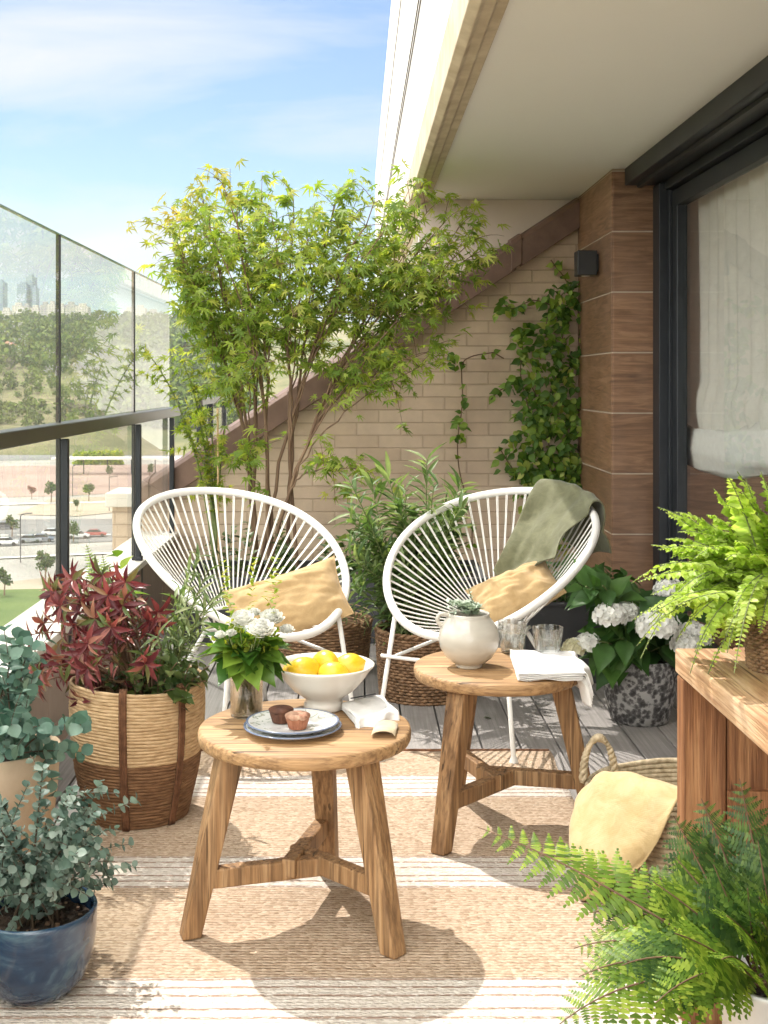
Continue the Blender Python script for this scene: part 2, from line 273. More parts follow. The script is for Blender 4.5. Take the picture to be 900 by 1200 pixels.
# ---------------------------------------------------------------- mesh helpers
class MB:
    def __init__(s): s.v = []; s.f = []
    def add(s, vs, fs):
        o = len(s.v); s.v.extend([tuple(v) for v in vs]); s.f.extend([tuple(i+o for i in f) for f in fs]); return s
    def box(s, x0, x1, y0, y1, z0, z1, mat=None):
        vs = [Vector((x, y, z)) for z in (z0, z1) for y in (y0, y1) for x in (x0, x1)]
        if mat: vs = [mat @ v for v in vs]
        return s.add(vs, [(0, 2, 3, 1), (4, 5, 7, 6), (0, 1, 5, 4), (2, 6, 7, 3), (0, 4, 6, 2), (1, 3, 7, 5)])
    def tube(s, pts, rad, seg=8, cap=True, closed=False):
        pts = [Vector(p) for p in pts]; n = len(pts)
        if not hasattr(rad, '__len__'): rad = [rad]*n
        vs = []; fs = []; up = None
        for i, p in enumerate(pts):
            if closed: t = pts[(i+1) % n]-pts[i-1]
            else: t = pts[min(i+1, n-1)]-pts[max(i-1, 0)]
            if t.length < 1e-9: t = Vector((0, 0, 1))
            t.normalize()
            if up is None: up = Vector((0, 0, 1)) if abs(t.z) < .9 else Vector((1, 0, 0))
            a = t.cross(up)
            if a.length < 1e-4: a = t.orthogonal()
            a.normalize(); b = a.cross(t).normalized(); up = b
            for k in range(seg):
                an = 2*PI*k/seg; vs.append(p+(a*math.cos(an)+b*math.sin(an))*rad[i])
        m = n if closed else n-1
        for i in range(m):
            j = (i+1) % n
            for k in range(seg):
                l = (k+1) % seg; fs.append((i*seg+k, i*seg+l, j*seg+l, j*seg+k))
        if cap and not closed:
            fs.append(tuple(range(seg-1, -1, -1))); fs.append(tuple((n-1)*seg+k for k in range(seg)))
        return s.add(vs, fs)
    def lathe(s, prof, seg=48, c=(0, 0, 0), wob=0, sx=1, sy=1):
        vs = []; fs = []; n = len(prof)
        for i, (r, z) in enumerate(prof):
            for k in range(seg):
                a = 2*PI*k/seg; rr = r
                if wob: rr = r*(1+wob*noise.noise(Vector((math.cos(a)*2, math.sin(a)*2, z*8))))
                vs.append((c[0]+rr*math.cos(a)*sx, c[1]+rr*math.sin(a)*sy, c[2]+z))
        for i in range(n-1):
            for k in range(seg):
                l = (k+1) % seg; fs.append((i*seg+k, i*seg+l, (i+1)*seg+l, (i+1)*seg+k))
        if prof[0][0] > 1e-6: fs.append(tuple(range(seg-1, -1, -1)))
        if prof[-1][0] > 1e-6: fs.append(tuple((n-1)*seg+k for k in range(seg)))
        return s.add(vs, fs)
    def poly(s, pts, z0, z1):   # prism along z
        n = len(pts); vs = [(x, y, z0) for x, y in pts]+[(x, y, z1) for x, y in pts]
        fs = [tuple(range(n-1, -1, -1)), tuple(range(n, 2*n))]+[(i, (i+1) % n, n+(i+1) % n, n+i) for i in range(n)]
        return s.add(vs, fs)
    def prism_y(s, pts, y0, y1):   # polygon in xz extruded along y
        n = len(pts); vs = [(x, y0, z) for x, z in pts]+[(x, y1, z) for x, z in pts]
        fs = [tuple(range(n)), tuple(range(2*n-1, n-1, -1))]+[(i, n+i, n+(i+1) % n, (i+1) % n) for i in range(n)]
        return s.add(vs, fs)
    def build(s, name, mat, parent=None, smooth=False, bevel=0, sub=0, solid=0, loc=None):
        me = D.meshes.new(name); me.from_pydata(s.v, [], s.f); me.update()
        me.materials.append(mat if not isinstance(mat, str) else M[mat])
        if smooth: me.polygons.foreach_set('use_smooth', [True]*len(me.polygons))
        o = D.objects.new(name, me); COL.objects.link(o)
        if parent: o.parent = parent
        if loc is not None: o.location = loc
        if solid: m = o.modifiers.new('s', 'SOLIDIFY'); m.thickness = solid; m.offset = 0
        if bevel: m = o.modifiers.new('b', 'BEVEL'); m.width = bevel; m.segments = 2; m.limit_method = 'ANGLE'
        if sub: m = o.modifiers.new('u', 'SUBSURF'); m.levels = sub; m.render_levels = sub
        return o
class LB:   # many copies of small leaf shapes, one mesh
    def __init__(s): s.vs = []; s.fs = []; s.n = 0
    def inst(s, tpl, loc, d, nrm, size):
        tv, tf = tpl
        d = np.atleast_2d(np.array(d, float)); nrm = np.atleast_2d(np.array(nrm, float)); loc = np.atleast_2d(np.array(loc, float))
        d /= np.linalg.norm(d, axis=1, keepdims=True)+1e-9
        b = np.cross(nrm, d); b /= np.linalg.norm(b, axis=1, keepdims=True)+1e-9
        c = np.cross(d, b); size = np.broadcast_to(np.array(size, float).reshape(-1, 1) if np.ndim(size) < 2 else size, (len(loc), 1 if np.ndim(size) < 2 else 3))
        if size.shape[1] == 1: size = np.repeat(size, 3, 1)
        A = np.stack([d*size[:, :1], b*size[:, 1:2], c*size[:, 2:3]], 2)
        V = np.einsum('nij,vj->nvi', A, tv)+loc[:, None, :]
        k = len(tv); Fc = tf[None]+(np.arange(len(loc))*k)[:, None, None]+s.n
        s.vs.append(V.reshape(-1, 3)); s.fs.append(Fc.reshape(-1, 3)); s.n += k*len(loc)
    def build(s, name, mat, parent=None, smooth=True, loc=None):
        V = np.concatenate(s.vs).astype(np.float32); Fc = np.concatenate(s.fs).astype(np.int32)
        me = D.meshes.new(name); me.vertices.add(len(V)); me.vertices.foreach_set('co', V.ravel())
        me.loops.add(Fc.size); me.loops.foreach_set('vertex_index', Fc.ravel())
        me.polygons.add(len(Fc)); me.polygons.foreach_set('loop_start', np.arange(0, Fc.size, 3, dtype=np.int32))
        try: me.polygons.foreach_set('loop_total', np.full(len(Fc), 3, dtype=np.int32))
        except Exception: pass
        me.update(calc_edges=True); me.validate()
        if smooth: me.polygons.foreach_set('use_smooth', [True]*len(me.polygons))
        me.materials.append(M[mat] if isinstance(mat, str) else mat)
        o = D.objects.new(name, me); COL.objects.link(o)
        if parent: o.parent = parent
        if loc is not None: o.location = loc
        return o
def tag(o, label=None, cat=None, group=None, kind=None):
    if label: o['label'] = label
    if cat: o['category'] = cat
    if group: o['group'] = group
    if kind: o['kind'] = kind
    return o
def thing(name, label, cat, loc=(0, 0, 0), rz=0, group=None):
    o = D.objects.new(name, None); COL.objects.link(o); o.location = loc; o.rotation_euler = (0, 0, rz); o.empty_display_size = .05
    return tag(o, label, cat, group)
def dup(root, loc, rz=None, label=None):
    r = root.copy(); COL.objects.link(r); r.location = loc
    if rz is not None: r.rotation_euler = (0, 0, rz)
    if label: r['label'] = label
    for ch in list(root.children):
        c = ch.copy(); COL.objects.link(c); c.parent = r
        for g in list(ch.children):
            d = g.copy(); COL.objects.link(d); d.parent = c
    return r
# leaf templates (length along x, 0..1)
def strip_tpl(widths, curl=.0, fold=.15):
    n = len(widths); v = []; f = []
    for i, w in enumerate(widths):
        x = i/(n-1); z = -curl*x*x
        v += [(x, -w, z+fold*w), (x, 0, z), (x, w, z+fold*w)]
    for i in range(n-1):
        a = i*3
        for k in (0, 1): f += [(a+k, a+3+k, a+4+k), (a+k, a+4+k, a+1+k)]
    return np.array(v, float), np.array(f)
LANCE = strip_tpl([.01, .075, .09, .06, .0], .25, .5)
LANCE3 = strip_tpl([.01, .10, .125, .07, .0], .3, .6)
WILL = strip_tpl([.01, .06, .065, .045, .0], .35, .6)
OVATE = strip_tpl([.02, .26, .33, .24, .10, .0], .22, .35)
ROUND = strip_tpl([.06, .40, .48, .38, .03], .1, .25)
SMALL = strip_tpl([.04, .22, .24, .0], .15, .3)
def maple_tpl():
    v = [(0, 0, 0)]; f = []
    lobes = [(-125, .38), (-72, .68), (-33, .92), (0, 1.0), (33, .92), (72, .68), (125, .38)]
    out = []
    for i, (a, l) in enumerate(lobes):
        if i: 
            am = (lobes[i-1][0]+a)/2; out.append((am, .27))
        out += [(a-7, l*.55), (a, l), (a+7, l*.55)]
    for a, r in out:
        x = r*math.cos(R(a)); y = r*math.sin(R(a)); v.append((x, y, -.28*r*r+.04*math.sin(a)))
    for i in range(1, len(v)-1): f.append((0, i, i+1))
    return np.array(v, float), np.array(f)
MAPLE = maple_tpl()
def pinna_tpl(n=9, w=.17, tooth=.55):   # serrated leaflet of a fern
    v = []; f = []
    for i in range(n):
        x = i/n; ww = w*(1-x**1.6)*(1 if i else .7)
        o = len(v); v += [(x, 0, -.15*x*x), (x+1/n, 0, -.15*(x+1/n)**2)]
        for sg in (-1, 1):
            p = len(v); v += [(x+.95/n, sg*ww, -.15*x*x-.03), (x+.45/n, sg*ww*.98, -.15*x*x-.03), (x+.02, sg*ww*(1-tooth)*.6, -.15*x*x)]
            f += [(o, o+1, p), (o, p, p+1), (o, p+1, p+2)] if sg > 0 else [(o, p, o+1), (o, p+1, p), (o, p+2, p+1)]
    return np.array(v, float), np.array(f)
PINNA = pinna_tpl(9, .21, .38)
PETAL = strip_tpl([.10, .38, .5, .42, .16], -.35, .35)
def rv(s=1.0): return Vector((random.gauss(0, s), random.gauss(0, s), random.gauss(0, s)))
def bez(p0, p1, p2, n=10):
    return [p0*(1-t)**2+p1*2*t*(1-t)+p2*t*t for t in [i/(n-1) for i in range(n)]]
def catmull(pts, per=6):
    pts = [Vector(p) for p in pts]; out = []
    for i in range(len(pts)-1):
        p0 = pts[max(i-1, 0)]; p1 = pts[i]; p2 = pts[i+1]; p3 = pts[min(i+2, len(pts)-1)]
        for k in range(per):
            t = k/per; out.append(.5*((2*p1)+(p2-p0)*t+(2*p0-5*p1+4*p2-p3)*t*t+(3*p1-p0-3*p2+p3)*t**3))
    out.append(pts[-1]); return out
def leaves_on(lb, tpl, pts, step, size, spread=1.0, droop=.2, up=(0, 0, 1), start=.15, pair=True, jit=.35, facing=None):
    """leaf pairs along a polyline"""
    L = []; Dr = []; Nn = []; Sz = []
    tot = 0; acc = 0; seg = [(pts[i+1]-pts[i]).length for i in range(len(pts)-1)]; full = sum(seg); k = 0
    for i in range(len(pts)-1):
        t = (pts[i+1]-pts[i]).normalized()
        while acc <= seg[i]:
            s = (tot+acc)/full
            if s >= start:
                p = pts[i]+t*acc
                a = t.orthogonal().normalized(); a = Matrix.Rotation(k*1.57+random.uniform(-.4, .4), 3, t) @ a
                for sg in ((1, -1) if pair else (1,)):
                    d = (t*.7+a*sg*spread+Vector((0, 0, -droop))+rv(jit)).normalized()
                    n = Vector(facing) if facing else (t+Vector(up)*.6+rv(jit)); 
                    L.append(p); Dr.append(d); Nn.append(n+rv(jit*.6)); Sz.append(size*random.uniform(.65, 1.15))
                k += 1
            acc += step*random.uniform(.8, 1.2)
        acc -= seg[i]; tot += seg[i]
    if L: lb.inst(tpl, L, Dr, Nn, Sz)
# ================================================================ SETTING
KS = 'structure'
# deck floor: boards
mb = MB(); x = -1.02
while x < 1.50:
    mb.box(x, x+.126, -2.5, 7.03, -.03, 0); x += .132
o = mb.build('deck_floor', 'deck', bevel=.002); tag(o, kind=KS)
o = MB().box(-1.02, 1.5, -2.5, 7.03, -.12, -.05).build('deck_base', 'rubber'); tag(o, kind=KS)
# rug
mb = MB(); nx, ny = 40, 90; x0, x1, y0, y1 = -.77, .645, .9, 4.15
for j in range(ny+1):
    for i in range(nx+1):
        u = i/nx; v = j/ny; xx = x0+(x1-x0)*u; yy = y0+(y1-y0)*v
        e = .006*noise.noise(Vector((xx*3, yy*3, 0)))
        mb.v.append((xx+(.008*noise.noise(Vector((0, yy*5, 3))) if i in (0, nx) else 0), yy+(.006*noise.noise(Vector((xx*6, 0, 5))) if j == ny else 0), .010+abs(e)*.6))
for j in range(ny):
    for i in range(nx):
        a = j*(nx+1)+i; mb.f.append((a, a+1, a+nx+2, a+nx+1))
rug = mb.build('rug', 'rug', smooth=True); m = rug.modifiers.new('s', 'SOLIDIFY'); m.thickness = .009; m.offset = -1
tag(rug, 'flat woven natural jute rug with white striped bands lying on the deck', 'rug')
mb = MB()
mb.tube([(x0+(x1-x0)*i/60, y1+.003+.004*noise.noise(Vector((i*.4, 0, 0))), .010) for i in range(61)], .007, 6)
mb.build('edge_binding', 'jute_strap', rug)
# left parapet with ledge
par = thing('parapet_wall', 'low taupe tiled parapet with pale stone ledge below the glass railing', 'wall', (-1.02, 0, 0))
mb = MB(); 
for i in range(17): mb.box(-.16, 0, -2.5+i*.6, -2.5+i*.6+.596, -.3, .37)
mb.build('wall_tiles', 'parapet', par, bevel=.002)
MB().box(-.21, .012, -2.5, 7.02, .37, .40).build('ledge', 'ledge', par, bevel=.004)
MB().box(-.19, -.162, -2.5, 7.03, -1.0, .368).build('outer_skin', 'white_render', par)
# glass railing
ys = [-1.5, -.02, 1.45, 2.93, 4.40, 5.88]
rail = thing('glass_railing', 'tall clear glass balcony railing with dark posts and bronze handrail', 'railing', (-1.05, 0, 0))
for i, y in enumerate(ys):
    ye = ys[i+1] if i+1 < len(ys) else 6.985
    MB().box(-.016, -.006, y+.006, ye-.006, .42, 1.77).build('glass_pane', 'glass', rail)
    MB().box(-.0165, -.0055, y+.006, ye-.006, 1.7705, 1.7765).build('glass_edge', 'gedge', rail)
    MB().box(-.019, -.003, y-.005, y+.005, .40, 1.772).build('glass_seal', 'rubber', rail)
    mb = MB().box(.0, .026, y-.014, y+.014, .22, 1.046).box(.0, .032, y-.02, y+.02, .22, .42); mb.build('post', 'dark_metal', rail, bevel=.003)
MB().box(.0, .026, 6.93, 6.96, .22, 1.046).build('post', 'dark_metal', rail, bevel=.003)
MB().box(-.025, .04, -2.5, 7.10, 1.055, 1.104).build('handrail', 'rail_metal', rail, bevel=.004)
# neighbour railing seen past the wall
nr = thing('neighbour_railing', 'short dark railing posts with glass beyond the sloped coping', 'railing', (-1.0, 7.9, 0))
for dy in (0, .55, 1.4): MB().box(-.02, .02, dy-.02, dy+.02, .2, 1.1).build('post', 'dark_metal', nr)
MB().box(-.006, .004, 0.02, 1.38, .45, 1.06).build('glass_pane', 'glass', nr)
MB().box(-.02, .02, -.03, 1.45, 1.10, 1.14).build('handrail', 'rail_metal', nr)
MB().box(-.35, .6, -.4, 1.6, -.6, .2).build('base', 'ledge', nr)
# brick gable wall with sloped coping
def zc(x): return 2.265+(x-1.233)*.657
pts = [(-1.39, -.5), (1.60, -.5), (1.60, 2.29), (1.26, zc(1.26)-.10), (-1.22, zc(-1.22)-.10), (-1.39, .54)]
bw = thing('brick_wall', 'painted beige brick gable wall with sloping brown coping behind the tree', 'wall', (0, 7.04, 0))
MB().prism_y([(x, z) for x, z in pts], 0, .25).build('brick_face', 'brick', bw)
# coping segments along the slope
x = -1.20
while x < 1.25:
    xe = min(x+.42, 1.258); mb = MB(); prof = []
    for k in range(9):
        a = PI*k/8; prof.append((.14-.21*math.cos(a), .055*math.sin(a)**.7))
    prof = [(-.07, -.16)]+prof+[(.35, -.16)]
    prof = [(-.07, -.165), (-.075, -.02), (-.05, .005), (.02, .02), (.14, .028), (.26, .02), (.33, .005), (.35, -.02), (.35, -.165)]
    n = len(prof); vs = []
    for xx, sc in ((x-.03, .018), (x+.028, .018), (x+.03, 0), (xe, 0)):
        for (py, pz) in prof: vs.append((xx, py-(.01 if sc and py < 0 else 0), zc(xx)+pz+sc*.6))
    fs = []
    for r in range(3):
        for k in range(n): l = (k+1) % n; fs.append((r*n+k, (r+1)*n+k, (r+1)*n+l, r*n+l))
    fs.append(tuple(range(n))); fs.append(tuple(3*n+k for k in range(n-1, -1, -1)))
    mb.add(vs, fs).build('coping_tile', 'coping', bw, bevel=.004); x = xe
MB().box(-1.42, -1.20, -.06, .32, .54, .62).build('end_cap', 'ledge', bw, bevel=.006)
# plaster wall above
o = MB().prism_y([(.36, zc(.36)-.1), (1.30, zc(1.30)-.1), (1.30, 2.298), (.36, 2.298)], 7.13, 7.28).build('plaster_wall', 'plaster'); tag(o, 'smooth pinkish plaster wall between the coping and the ceiling', 'wall')
# ceiling, cornice, facade
o = MB().box(.42, 4.2, -2.5, 20, 2.30, 2.42).build('ceiling', 'soffit'); tag(o, kind=KS)
co = MB()
prof = [(.30, 2.27), (.33, 2.255), (.345, 2.27), (.375, 2.27), (.385, 2.285), (.415, 2.285), (.419, 2.299), (.419, 2.44), (.30, 2.44)]
co.prism_y(prof, -2.5, 20); o = co.build('cornice', 'cornice', bevel=.003); tag(o, 'beige moulded cornice running along the ceiling edge', 'cornice')
fa = thing('upper_facade', 'tall white rendered facade above the cornice with two thin cables', 'facade', (.30, 0, 2.44))
MB().box(0, .3, -2.5, 20, 0, 2.1).build('wall', 'white_render', fa)
for z in (.56, 1.34, .62):
    MB().tube([(-.006, -2.4+i*1.1, z+.008*math.sin(i*1.3)) for i in range(21)], .0035 if z < 1 else .003, 6).build('cable', 'dstem', fa)
# neighbour volume and own building body
o = MB().box(.5, 4.2, 7.3, 20, -30, 2.29).build('neighbour_building', 'white_render'); tag(o, 'white neighbouring building volume behind the brick wall', 'building')
o = MB().box(-1.2, 4.2, -2.6, 7.3, -30, -.31).build('apartment_building', 'white_render'); tag(o, 'pale apartment block carrying the terrace', 'building')
# tiled pillar
pil = thing('tiled_pillar', 'brown wood-look tiled pillar between the brick wall and the sliding door', 'pillar', (1.26, 6.1, 0))
MB().box(.001, .34, .003, .93, 0, 2.299).build('grout_core', 'grout', pil)
zj = [0.0]; z = 1.25-(697-447)/F*6.1
while z < 2.3: zj.append(z); z += .2985
zj.append(2.298)
for a_, b_ in zip(zj[:-1], zj[1:]):
    MB().box(.004, .335, -.001, .012, a_+.0035, b_-.0035).build('front_tile', 'tile', pil, bevel=.0015)
    MB().box(-.003, .009, .002, .934, a_+.0035, b_-.0035).build('side_tile', 'tile', pil, bevel=.0015)
# wall lamp
wl = thing('wall_lamp', 'small black cube wall lamp on the tiled pillar', 'lamp', (1.255, 6.45, 1.80))
MB().box(-.112, -.012, -.055, .055, .0, .128).build('lamp_body', 'black', wl, bevel=.003)
MB().box(-.012, -.002, -.04, .04, .02, .11).build('wall_plate', 'black', wl)
MB().lathe([(.022, -.002), (.022, .0005)], 16, (-.062, 0, 0)).build('lens', 'cord', wl)
# sliding door
dr = thing('sliding_door', 'large sliding glass door with anthracite frame beside the tiled pillar', 'door', (1.48, 6.0, 0))
MB().box(-.02, .03, -.03, .10, 0, 2.21).build('door_frame', 'dark_metal', dr, bevel=.003)
MB().box(.02, .10, -.06, .02, 0, 2.20).build('door_frame', 'dark_metal', dr, bevel=.003)
MB().box(.035, .085, -.145, -.062, .05, 2.10).build('sash_stile', 'dark_metal', dr, bevel=.004)
MB().box(.0, .12, -8.4, -.05, 2.17, 2.215).build('top_track', 'dark_metal', dr, bevel=.003)
MB().box(.035, .085, -8.4, -.05, 2.085, 2.165).build('top_rail', 'dark_metal', dr, bevel=.004)
MB().box(-.02, .12, -8.4, .09, -.01, .03).build('bottom_track', 'dark_metal', dr, bevel=.003)
MB().box(.035, .085, -8.4, -.05, .03, .11).build('bottom_rail', 'dark_metal', dr, bevel=.004)
MB().box(.055, .065, -8.3, -.14, .10, 2.09).build('glass_pane', 'door_glass', dr)
MB().box(.03, .09, -2.02, -1.94, .05, 2.10).build('sash_stile', 'dark_metal', dr, bevel=.004)
be = thing('shutter_box', 'dark steel shutter box running above the sliding door', 'shutter', (1.32, 0, 2.215))
MB().box(0, .16, -2.5, 6.096, 0, .084).build('casing', 'dark_metal', be, bevel=.004)
MB().box(.16, .30, -2.5, 6.05, .003, .084).build('inner_track', 'dark_metal', be, bevel=.003)
MB().box(.05, .075, -2.5, 6.05, -.018, -.001).build('guide', 'black', be)
# interior room
rm = thing('indoor_room', 'dim room with brown panelled walls behind the glass door', 'room', (1.6, 0, 0))
MB().box(3.0, 3.1, -2.5, 6.6, 0, 2.3).build('back_wall', 'plaster', rm)
MB().box(.0, 3.0, 6.35, 6.43, 0, 2.3).build('panel_wall', 'tile', rm)
MB().box(-.1, 3.0, -2.5, 6.6, -.1, -.02).build('room_floor', 'bench', rm)
cu = thing('curtain', 'pale gathered curtain hitched up behind the sliding door glass', 'curtain', (1.645, 4.3, 0))
mb = MB(); nu, nv = 220, 40
for j in range(nv+1):
    for i in range(nu+1):
        u = i/nu; v = j/nv; yy = -3.2+5.22*u; zz = 2.14-v*1.15
        f = .022*math.sin(yy*38+1.6*math.sin(yy*5))*(1-.5*v)+.012*noise.noise(Vector((yy*4, zz*2, 0)))
        b = max(0, (v-.78)/.22); f -= .03*math.sin(min(1, b)*PI)*(1+.5*noise.noise(Vector((yy*4, b*2, 7))))
        zz -= .05*b*math.sin(yy*6)+b*.05*noise.noise(Vector((yy*9, 0, 1)))
        mb.v.append((f, yy, zz))
for j in range(nv):
    for i in range(nu):
        a = j*(nu+1)+i; mb.f.append((a, a+1, a+nu+2, a+nu+1))
mb.build('drape', 'curtain', cu, smooth=True)
mb = MB(); nu, nv = 140, 18
for j in range(nv+1):
    for i in range(nu+1):
        yy = -3.2+5.22*i/nu; a = 2*PI*j/nv; r = .085*(1+.22*noise.noise(Vector((yy*2.5, math.cos(a)*2.5, math.sin(a)*2.5)))+.12*math.sin(a*5+yy*3))
        mb.v.append((-.02+r*math.cos(a)*.45, yy, .96+.03*math.sin(yy*2.6+1)+r*math.sin(a)*1.15))
for j in range(nv):
    for i in range(nu):
        a = j*(nu+1)+i; mb.f.append((a, a+1, a+nu+2, a+nu+1))
mb.build('gathered_hem', 'napkin', cu, smooth=True)
# ================================================================ TABLES
TT = .457
def table(cx, cy, r, angs, label):
    t = thing('side_table', label, 'table', (cx, cy, 0), 0, 'round wooden side tables')
    mb = MB(); prof = [(0.0001, .424), (r*.95, .424), (r*.985, .427), (r, .435), (r, .447), (r*.992, .454), (r*.97, TT), (0.0001, TT)]
    mb.lathe(prof, 72, wob=.012); mb.build('tabletop', 'teak_x', t, smooth=True)
    for k, a in enumerate(angs):
        a = R(a); d = Vector((math.cos(a), math.sin(a), 0)); q = Vector((-d.y, d.x, 0))
        foot = d*.268; top = d*.175; mb = MB(); w0, w1 = .0215, .0285
        vs = []
        for c, w, z in ((foot, w0, .012), (top, w1, .419)):
            for sx, sy in ((-1, -1), (1, -1), (1, 1), (-1, 1)): vs.append(c+d*sx*w+q*sy*w*1.02+Vector((0, 0, z)))
        mb.add(vs, [(3, 2, 1, 0), (4, 5, 6, 7), (0, 1, 5, 4), (1, 2, 6, 5), (2, 3, 7, 6), (3, 0, 4, 7)])
        mb.build('leg', 'teak', t, bevel=.005)
        # pinwheel stretcher
        off = q*.024; p0 = d*.232+off*.3; p1 = d*-.058+off; mb = MB(); vs = []
        zc_ = .140+.003*k
        for p in (p0, p1):
            for sy, sz in ((-1, -1), (1, -1), (1, 1), (-1, 1)): vs.append(p+q*sy*.0165+Vector((0, 0, zc_+sz*.0215)))
        mb.add(vs, [(3, 2, 1, 0), (4, 5, 6, 7), (0, 1, 5, 4), (1, 2, 6, 5), (2, 3, 7, 6), (3, 0, 4, 7)])
        mb.build('stretcher', 'teak', t, bevel=.004)
    return t
T1 = (-.12, 2.853); T2 = (.391, 3.46)
table(*T1, .246, (200, 318, 79), 'round wooden three-legged table holding the lemon bowl and flowers')
table(*T2, .233, (231, 351, 111), 'round wooden three-legged table holding the ceramic vase and two glasses')
# ================================================================ ACAPULCO CHAIRS
def make_chair(label, loc, rz):
    t = thing('string_chair', label, 'chair', loc, rz, 'white string chairs')
    C = Vector((0, 0, .6)); U = Vector((0, .43, .21)); W = Vector((.365, 0, 0)); nrm = Vector((0, -.44, .9))
    def rim(a):   # a=0 back, pi front
        egg = 1+.06*math.cos(a)
        return C+U*math.cos(a)+W*math.sin(a)*egg+nrm*(-.02*math.cos(2*a)+.03)
    MB().tube([rim(2*PI*i/96) for i in range(96)], .015, 10, closed=True).build('rim', 'white_metal', t, smooth=True)
    node = Vector((0, .10, .375))
    def inner(a): return node+Vector((.10*math.sin(a), .055*math.cos(a)+.0, .028*math.cos(a)))
    MB().tube([inner(2*PI*i/40) for i in range(40)], .007, 8, closed=True).build('seat_ring', 'white_metal', t, smooth=True)
    mb = MB(); n = 128
    for i in range(n):
        a = 2*PI*(i+.5)/n; a += .018*(1 if i % 2 else -1)
        p0 = rim(a); p2 = inner(a); mid = (p0+p2)/2+Vector((0, .01, -.02))
        r = .0020
        d = (p0-mid).normalized(); p00 = p0+d*.012
        mb.tube([p00, *bez(p0, mid, p2, 5)[1:]], r, 5, cap=False)
        mb.tube([p0+(rim(a+.03)-rim(a-.03)).normalized()*.001+nrm*.0], .001, 3) if False else None
    mb.build('cord_seat', 'cord', t, smooth=True)
    for s in (-1, 1):
        top = rim(PI-s*.62); foot = Vector((s*.255, -.40, .02))
        MB().tube([foot, foot+Vector((0, 0, .004)), top], .0085, 8).build('leg', 'white_metal', t, smooth=True)
        top = Vector((s*.10, .10, .33)); foot = Vector((s*.23, .27, .0))
        MB().tube([foot, top], .0085, 8).build('leg', 'white_metal', t, smooth=True)
        k = .30/.42; 
    a = Vector((-.245, -.385, .30)); b = Vector((.245, -.385, .30))
    MB().tube([a, b], .0065, 8).build('crossbar', 'white_metal', t)
    MB().tube([Vector((-.2, -.385, .30)), Vector((-.10, .10, .345)), Vector((-.10, .12, .345))], .0065, 8).build('seat_support', 'white_metal', t)
    MB().tube([Vector((.2, -.385, .30)), Vector((.10, .10, .345)), Vector((.10, .12, .345))], .0065, 8).build('seat_support', 'white_metal', t)
    MB().tube([Vector((-.10, .10, .335)), Vector((.10, .10, .335))], .0065, 8).build('crossbar', 'white_metal', t)
    for s in (-1, 1):
        MB().lathe([(.015, 0), (.015, .012), (.009, .03)], 12, (s*.255, -.40, 0)).build('foot_pad', 'white_metal', t)
    return t
make_chair('white string egg chair beside the glass railing, empty but for a cushion', (-.42, 4.5, 0), R(30))
make_chair('white string egg chair with an olive throw over its rim', (.49, 4.5, 0), R(-30))
# cushions
def cushion(loc, e1, n, w, h, th, label, seed):
    e1 = Vector(e1).normalized(); n = Vector(n); n = (n-e1*n.dot(e1)).normalized(); e2 = n.cross(e1)
    mb = MB(); K = 44; rim = {}
    for side in (1, -1):
        base = len(mb.v)
        for j in range(K+1):
            for i in range(K+1):
                u = 2*i/K-1; v = 2*j/K-1
                pin = 1-.07*(1-abs(v)**2)*abs(u)**3; pin2 = 1-.09*(1-abs(u)**2)*abs(v)**3
                prof = (max(0, 1-u**4)*max(0, 1-v**4))**.62*(.62+.38*(1-u*u)*(1-v*v))
                z = side*th/2*prof
                edge = min(1, (1-max(abs(u), abs(v)))*4)
                wr = .010*noise.noise(Vector((u*3+seed, v*3, side)))+.009*abs(noise.noise(Vector((u*1.5+v*4+seed, v*1.5-u*2, side+5))))
                rad = math.sin(math.atan2(v, u)*9+seed)*.006*(1-edge)
                z += wr*edge*1.3+rad*edge*2; 
                p = e1*(u*w/2*pin)+e2*(v*h/2*pin2)+n*z
                sag = -.02*(1-u*u)*(v < 0)*abs(v)
                mb.v.append(tuple(p+e2*sag))
        for j in range(K):
            for i in range(K):
                a = base+j*(K+1)+i; q = (a, a+1, a+K+2, a+K+1); mb.f.append(q if side > 0 else q[::-1])
    t = thing('cushion', label, 'cushion', loc, 0, 'ochre cushions'); mb.build('cover', 'ochre', t, smooth=True)
    out = []
    for k in range(4*20):
        s = k//20; f = (k % 20)/10-1
        u, v = ((f, -1), (1, f), (-f, 1), (-1, -f))[s]
        pin = 1-.07*(1-abs(v)**2)*abs(u)**3; pin2 = 1-.09*(1-abs(u)**2)*abs(v)**3
        out.append(e1*(u*w/2*pin)+e2*(v*h/2*pin2+(-.02*(1-u*u) if v < 0 else 0)*abs(v)))
    MB().tube(out, .0028, 6, closed=True).build('piping', 'ochre', t, smooth=True)
    return t
cushion(P(336, 706, 4.34), (1, .12, .30), (-.05, -.80, .6), .42, .235, .13, 'ochre linen cushion on the string chair nearest the railing', 1)
cushion(P(604, 693, 4.52), (.9, .12, .34), (-.38, -.62, .72), .32, .19, .13, 'ochre linen cushion on the string chair with the olive throw', 5)
